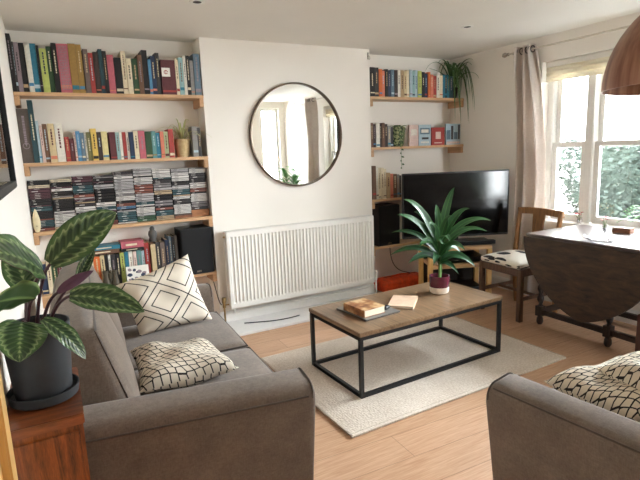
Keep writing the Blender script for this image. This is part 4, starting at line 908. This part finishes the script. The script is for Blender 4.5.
# ================= gateleg dining table =================
gt = thing('gateleg_table', 'dark oak gateleg table with a rounded leaf hanging in front', 'table', (3.44, 2.05, 0))
X0, X1, Z0 = 3.105-3.44, 3.76-3.44, .745
MB().box(X0, X1-.0, -.485, .485, Z0-.022, Z0).build('tabletop', 'oakdt', gt, bevel=.004)
poly = []
for k in range(41):
    th = -PI+PI*k/40; c_, s_ = math.cos(th), math.sin(th)
    poly.append((.485*math.copysign(abs(c_)**1.35, c_), Z0-.02-.535*abs(s_)**1.0))
poly = [(y, z) for y, z in poly]
MB().prism(poly, 0, X0-.022, X0-.001).build('drop_leaf', 'oakd', gt, bevel=.003)
def twist_leg(x, y, z1=.66, foot=True):
    m = MB(); s = .026
    m.box(x-s, x+s, y-s, y+s, z1-.12, z1).box(x-s, x+s, y-s, y+s, .07, .15)
    m.lathe([(.001, 0), (.016, 0), (.026, .02), (.024, .05), (.015, .07), (.001, .07)], (x, y, 0), 14)
    vs, fs, n, k = [], [], 12, 44
    for i in range(k+1):
        t = i/k; z = .15+t*(z1-.27); ph = t*5.5*2*PI
        for j in range(n):
            a = 2*PI*j/n; rr_ = .0185+.0075*math.cos(2*(a-ph*.5)); vs.append((x+rr_*math.cos(a), y+rr_*math.sin(a), z))
    fs = [(i*n+j, i*n+(j+1) % n, (i+1)*n+(j+1) % n, (i+1)*n+j) for i in range(k) for j in range(n)]
    m.add(vs, fs); return m
for x, y in ((-.165, .46), (.27, .46), (-.165, -.46), (.27, -.46)): twist_leg(x, y, Z0-.0225).build('leg', 'oakdz', gt)
twist_leg(-.165, -.09, Z0-.0225).build('gate_leg', 'oakdz', gt)
f = MB(); f.box(-.185, -.145, -.434, .434, Z0-.12, Z0-.0225).box(.25, .29, -.434, .434, Z0-.12, Z0-.0225).box(-.139, .244, .44, .48, Z0-.12, Z0-.0225).box(-.139, .244, -.48, -.44, Z0-.12, Z0-.0225)
f.build('apron', 'oakdz', gt, bevel=.002)
f = MB(); f.box(-.182, -.148, -.434, -.117, .085, .125).box(-.182, -.148, -.063, .434, .085, .125).box(.253, .287, -.434, .434, .085, .125).box(-.139, .244, .443, .477, .085, .125).box(-.139, .244, -.477, -.443, .085, .125)
f.build('stretcher', 'oakdz', gt, bevel=.003)
# ---- dining chairs ----
def chair(name, label, loc, rz, wd, wl, cushion, group):
    t = thing(name, label, 'chair', loc, rz, group); a, b = .20, .205       # local +x is the front; y across
    for s in (-1, 1):
        MB().prism([(b*s-.02, 0), (b*s+.02, 0), (b*s+.02, .43), (b*s-.02, .43)], 0, .175, .215).build('leg', wd, t, bevel=.003)
        rl = MB(); rl.tube([(-.225, b*s, .0), (-.20, b*s, .25), (-.195, b*s, .45), (-.215, b*s, .66), (-.245, b*s, .845)], [.021, .022, .023, .02, .018], 8); rl.build('back_leg', wl, t)
    f = MB(); f.box(-.18, .18, -b-.012, -b+.012, .37, .428).box(-.18, .18, b-.012, b+.012, .37, .428).box(.182, .208, -b+.02, b-.02, .37, .428).box(-.205, -.182, -b+.02, b-.02, .37, .428)
    f.build('seat_rail', wd, t, bevel=.002)
    MB().box(-.17, .17, -b-.008, -b+.008, .17, .20).box(-.17, .17, b-.008, b+.008, .17, .20).box(-.01, .01, -b+.008, b-.008, .175, .195).build('stretcher', wd, t, bevel=.002)
    MB().rbox(0, 0, .455, .435, .43, .05, .022, 12, puff=(0, 0, .04)).build('seat_pad', cushion, t)
    cr = [(-.243-.012*math.cos(k*PI/10-PI/2)*-1*0, -b-.02+(2*b+.04)*k/10, .83+.012*math.sin(k*PI/10)) for k in range(11)]
    m = MB()
    for k in range(10):
        y0, y1 = cr[k][1], cr[k+1][1]; z0, z1 = cr[k][2], cr[k+1][2]
        m.add([(-.262, y0, z0-.03), (-.235, y0, z0-.03), (-.262, y1, z1-.03), (-.235, y1, z1-.03), (-.262, y0, z0+.025), (-.235, y0, z0+.025), (-.262, y1, z1+.025), (-.235, y1, z1+.025)], [(0, 2, 3, 1), (4, 5, 7, 6), (0, 4, 6, 2), (1, 3, 7, 5)]+([(0, 1, 5, 4)] if k == 0 else [])+([(2, 6, 7, 3)] if k == 9 else []))
    m.build('top_rail', wl, t)
    m = MB(); Mx = Matrix.Translation((-.198, 0, .48)) @ Matrix.Rotation(-.12, 4, 'Y')
    m.prism([(-.05, .0), (.05, .0), (.04, .12), (.055, .22), (.062, .34), (-.062, .34), (-.055, .22), (-.04, .12)], 0, -.007, .007, mat=Mx); m.build('back_splat', wl, t, bevel=.002)
    return t
g = 'dining chairs at the gateleg table'
chair('dining_chair', 'oak dining chair with black and white seat pad, before the curtain', (3.385, 2.83, 0), PI-.03, 'chair', 'chairg', 'birds', g)
chair('dining_chair', 'red-brown dining chair cut off by the right edge, tucked under table', (3.07, 1.33, 0), PI/2, 'chairr', 'chairr', 'net2', g)
# ---- on the dining table ----
Z = .7456
dh = thing('glass_dish', 'clear cut-glass dish on the dining table top', 'dish', (3.20, 2.01, Z))
Mx = Matrix.Diagonal((.8, 1.2, 1, 1))
pr = [(.001, 0), (.06, 0), (.085, .012), (.098, .03), (.095, .031), (.082, .015), (.058, .005), (.001, .005)]
MB().lathe(pr, n=36, mat=Mx).build('bowl', 'dish', dh)
for k in range(10):
    a = k*2*PI/10; MB().lathe([(.001, 0), (.007, .002), (.009, .008), (.006, .014), (.001, .015)], (.05*math.cos(a)*.8, .05*math.sin(a)*1.2, .0065), 8).build('glass_bead', 'dish', dh)
def posy(label, x, y, z, seed, mats):
    t = thing('posy', label, 'flowers', (x, y, z)); rq = random.Random(seed)
    MB().lathe([(.001, 0), (.018, 0), (.022, .02), (.016, .045), (.018, .052), (.015, .052), (.013, .045), (.018, .02), (.001, .004)], n=18).build('vase', 'dish', t)
    for k in range(5):
        p = Vector((rq.uniform(-.028, .028), rq.uniform(-.03, .03), rq.uniform(.07, .10))); MB().tube([(0, 0, .02), p*.7, p], .0014, 5).build('stem', 'stemg', t)
        m = MB()
        for j in range(6):
            a = j*PI/3; d = Vector((math.cos(a), math.sin(a), .35)); leaf(m, [p, p+d*.01, p+d*.019], .016, nx=2)
        m.build('blossom', [mats[k % len(mats)]]*2, t)
posy('small red and pink posy in a glass on the window sill, left', 3.84, 2.60, .7356, 3, ['red', 'pinkp'])
posy('small pink posy in a glass on the table, beside the wooden box', 3.60, 2.235, Z, 5, ['pinkp', 'red', 'white'])
bx = thing('wooden_box', 'small reddish wooden box on the dining table below the window', 'box', (3.615, 2.105, Z), .1)
MB().box(-.035, .035, -.062, .062, 0, .026).build('box_body', 'walnut', bx, bevel=.002); MB().box(-.037, .037, -.064, .064, .0265, .038).build('lid', 'walnut', bx, bevel=.002)

# ---- copper pendant ----
pd = thing('pendant_lamp', 'large copper dome pendant lamp hanging at the upper right', 'pendant lamp', (1.617, .721, 1.549))
rad = .272; prof = [(rad*math.cos(a)**.85*1.0, .265*math.sin(a)) for a in [k*PI/2/16 for k in range(16)]]+[(.018, .272)]
inn = [(r_-.004 if r_ > .03 else r_-.003, z-.003) for r_, z in prof[::-1]]
inn[-1] = (rad-.004, .0)
MB().lathe(prof+inn+[prof[0]], n=64, mis=[0]*16+[0]*20).build('shade', 'copper', pd, ang=50)
MB().tube([(0, 0, .27), (0, 0, ZC-1.549-.03)], .003, 8).build('cord', 'rubber', pd)
MB().lathe([(.02, .27), (.022, .31), (.008, .32), (.004, .32)], n=20).build('cap', 'copper', pd)
MB().lathe([(.05, ZC-1.549-.001), (.05, ZC-1.549-.012), (.012, ZC-1.549-.03), (.004, ZC-1.549-.03)], n=28).build('ceiling_rose', 'copper', pd)
MB().lathe([(.004, .265), (.018, .262), (.018, .2), (.001, .2)], n=16).build('lamp_holder', 'blackp', pd)
MB().lathe([(.001, .11), (.022, .122), (.03, .15), (.02, .18), (.013, .2)], n=20).build('bulb', 'white', pd)

# ---- rosewood side table ----
st = thing('side_table', 'reddish rosewood side table in the left foreground under the calathea', 'side table', (XL, 1.155, 0))
xr, dp = .1545, .29
MB().box(.001, xr, 0, dp, .835, .8596).build('top', 'rosetop', st, bevel=.002)
MB().box(.003, xr-.004, .006, dp-.002, .06, .8345).build('carcass', 'rose', st, smooth=False)
MB().box(.012, xr-.012, .001, .0058, .075, .822).build('door', 'rose', st, bevel=.002)
MB().box(.006, xr-.008, .015, dp-.01, 0, .0598).build('plinth', 'rose', st, smooth=False)

# ================= light and camera =================
wd = bpy.data.worlds.new('sky'); bpy.context.scene.world = wd; wd.use_nodes = True; nt = wd.node_tree; bg = nt.nodes['Background']
tc = nt.nodes.new('ShaderNodeTexCoord'); sp_ = nt.nodes.new('ShaderNodeSeparateXYZ'); rp = nt.nodes.new('ShaderNodeValToRGB')
nt.links.new(tc.outputs['Generated'], sp_.inputs[0]); nt.links.new(sp_.outputs[2], rp.inputs[0]); nt.links.new(rp.outputs[0], bg.inputs[0])
rp.color_ramp.elements[0].color = (.95, .97, 1, 1); rp.color_ramp.elements[1].color = (.78, .88, 1, 1)
bg.inputs[1].default_value = 14
pt = bpy.data.lights.new('sky_portal', 'AREA'); pt.shape = 'RECTANGLE'; pt.size = WZ1-WZ0; pt.size_y = WY1-WY0
po_ = bpy.data.objects.new('sky_portal', pt); C.objects.link(po_); po_.location = (XW+.27, (WY0+WY1)/2, (WZ0+WZ1)/2); po_.rotation_euler = (0, PI/2, 0)
pt.cycles.is_portal = True
p3_ = bpy.data.lights.new('sky_portal', 'AREA'); p3_.shape = 'RECTANGLE'; p3_.size = NX1-NX0; p3_.size_y = NZ1-NZ0; p3_.cycles.is_portal = True
q3_ = bpy.data.objects.new('sky_portal', p3_); C.objects.link(q3_); q3_.location = ((NX0+NX1)/2, YR-.22, (NZ0+NZ1)/2); q3_.rotation_euler = (PI/2, 0, 0)
cam = bpy.data.cameras.new('camera'); co = bpy.data.objects.new('camera', cam); C.objects.link(co)
cam.sensor_width = 36; cam.lens = 36*497.83/640; cam.clip_start = .02
fw, rt, upv = Vector((.46238574, .86918997, -.17523762)), Vector((.87901939, -.47527118, -.03797648)), Vector((.11629417, .13647748, .98379346))
Mc = Matrix((rt, upv, -fw)).transposed().to_4x4(); Mc.translation = (0, 0, 1.4103); co.matrix_world = Mc
sc = bpy.context.scene; sc.camera = co
vs_ = sc.view_settings; vs_.view_transform = 'Standard'; vs_.look = 'None'; vs_.gamma = 1; vs_.exposure = 2.25; vs_.use_curve_mapping = False
cy = sc.cycles; cy.max_bounces = 14; cy.diffuse_bounces = 8; cy.glossy_bounces = 6; cy.transparent_max_bounces = 16; cy.transmission_bounces = 8; cy.use_denoising = True
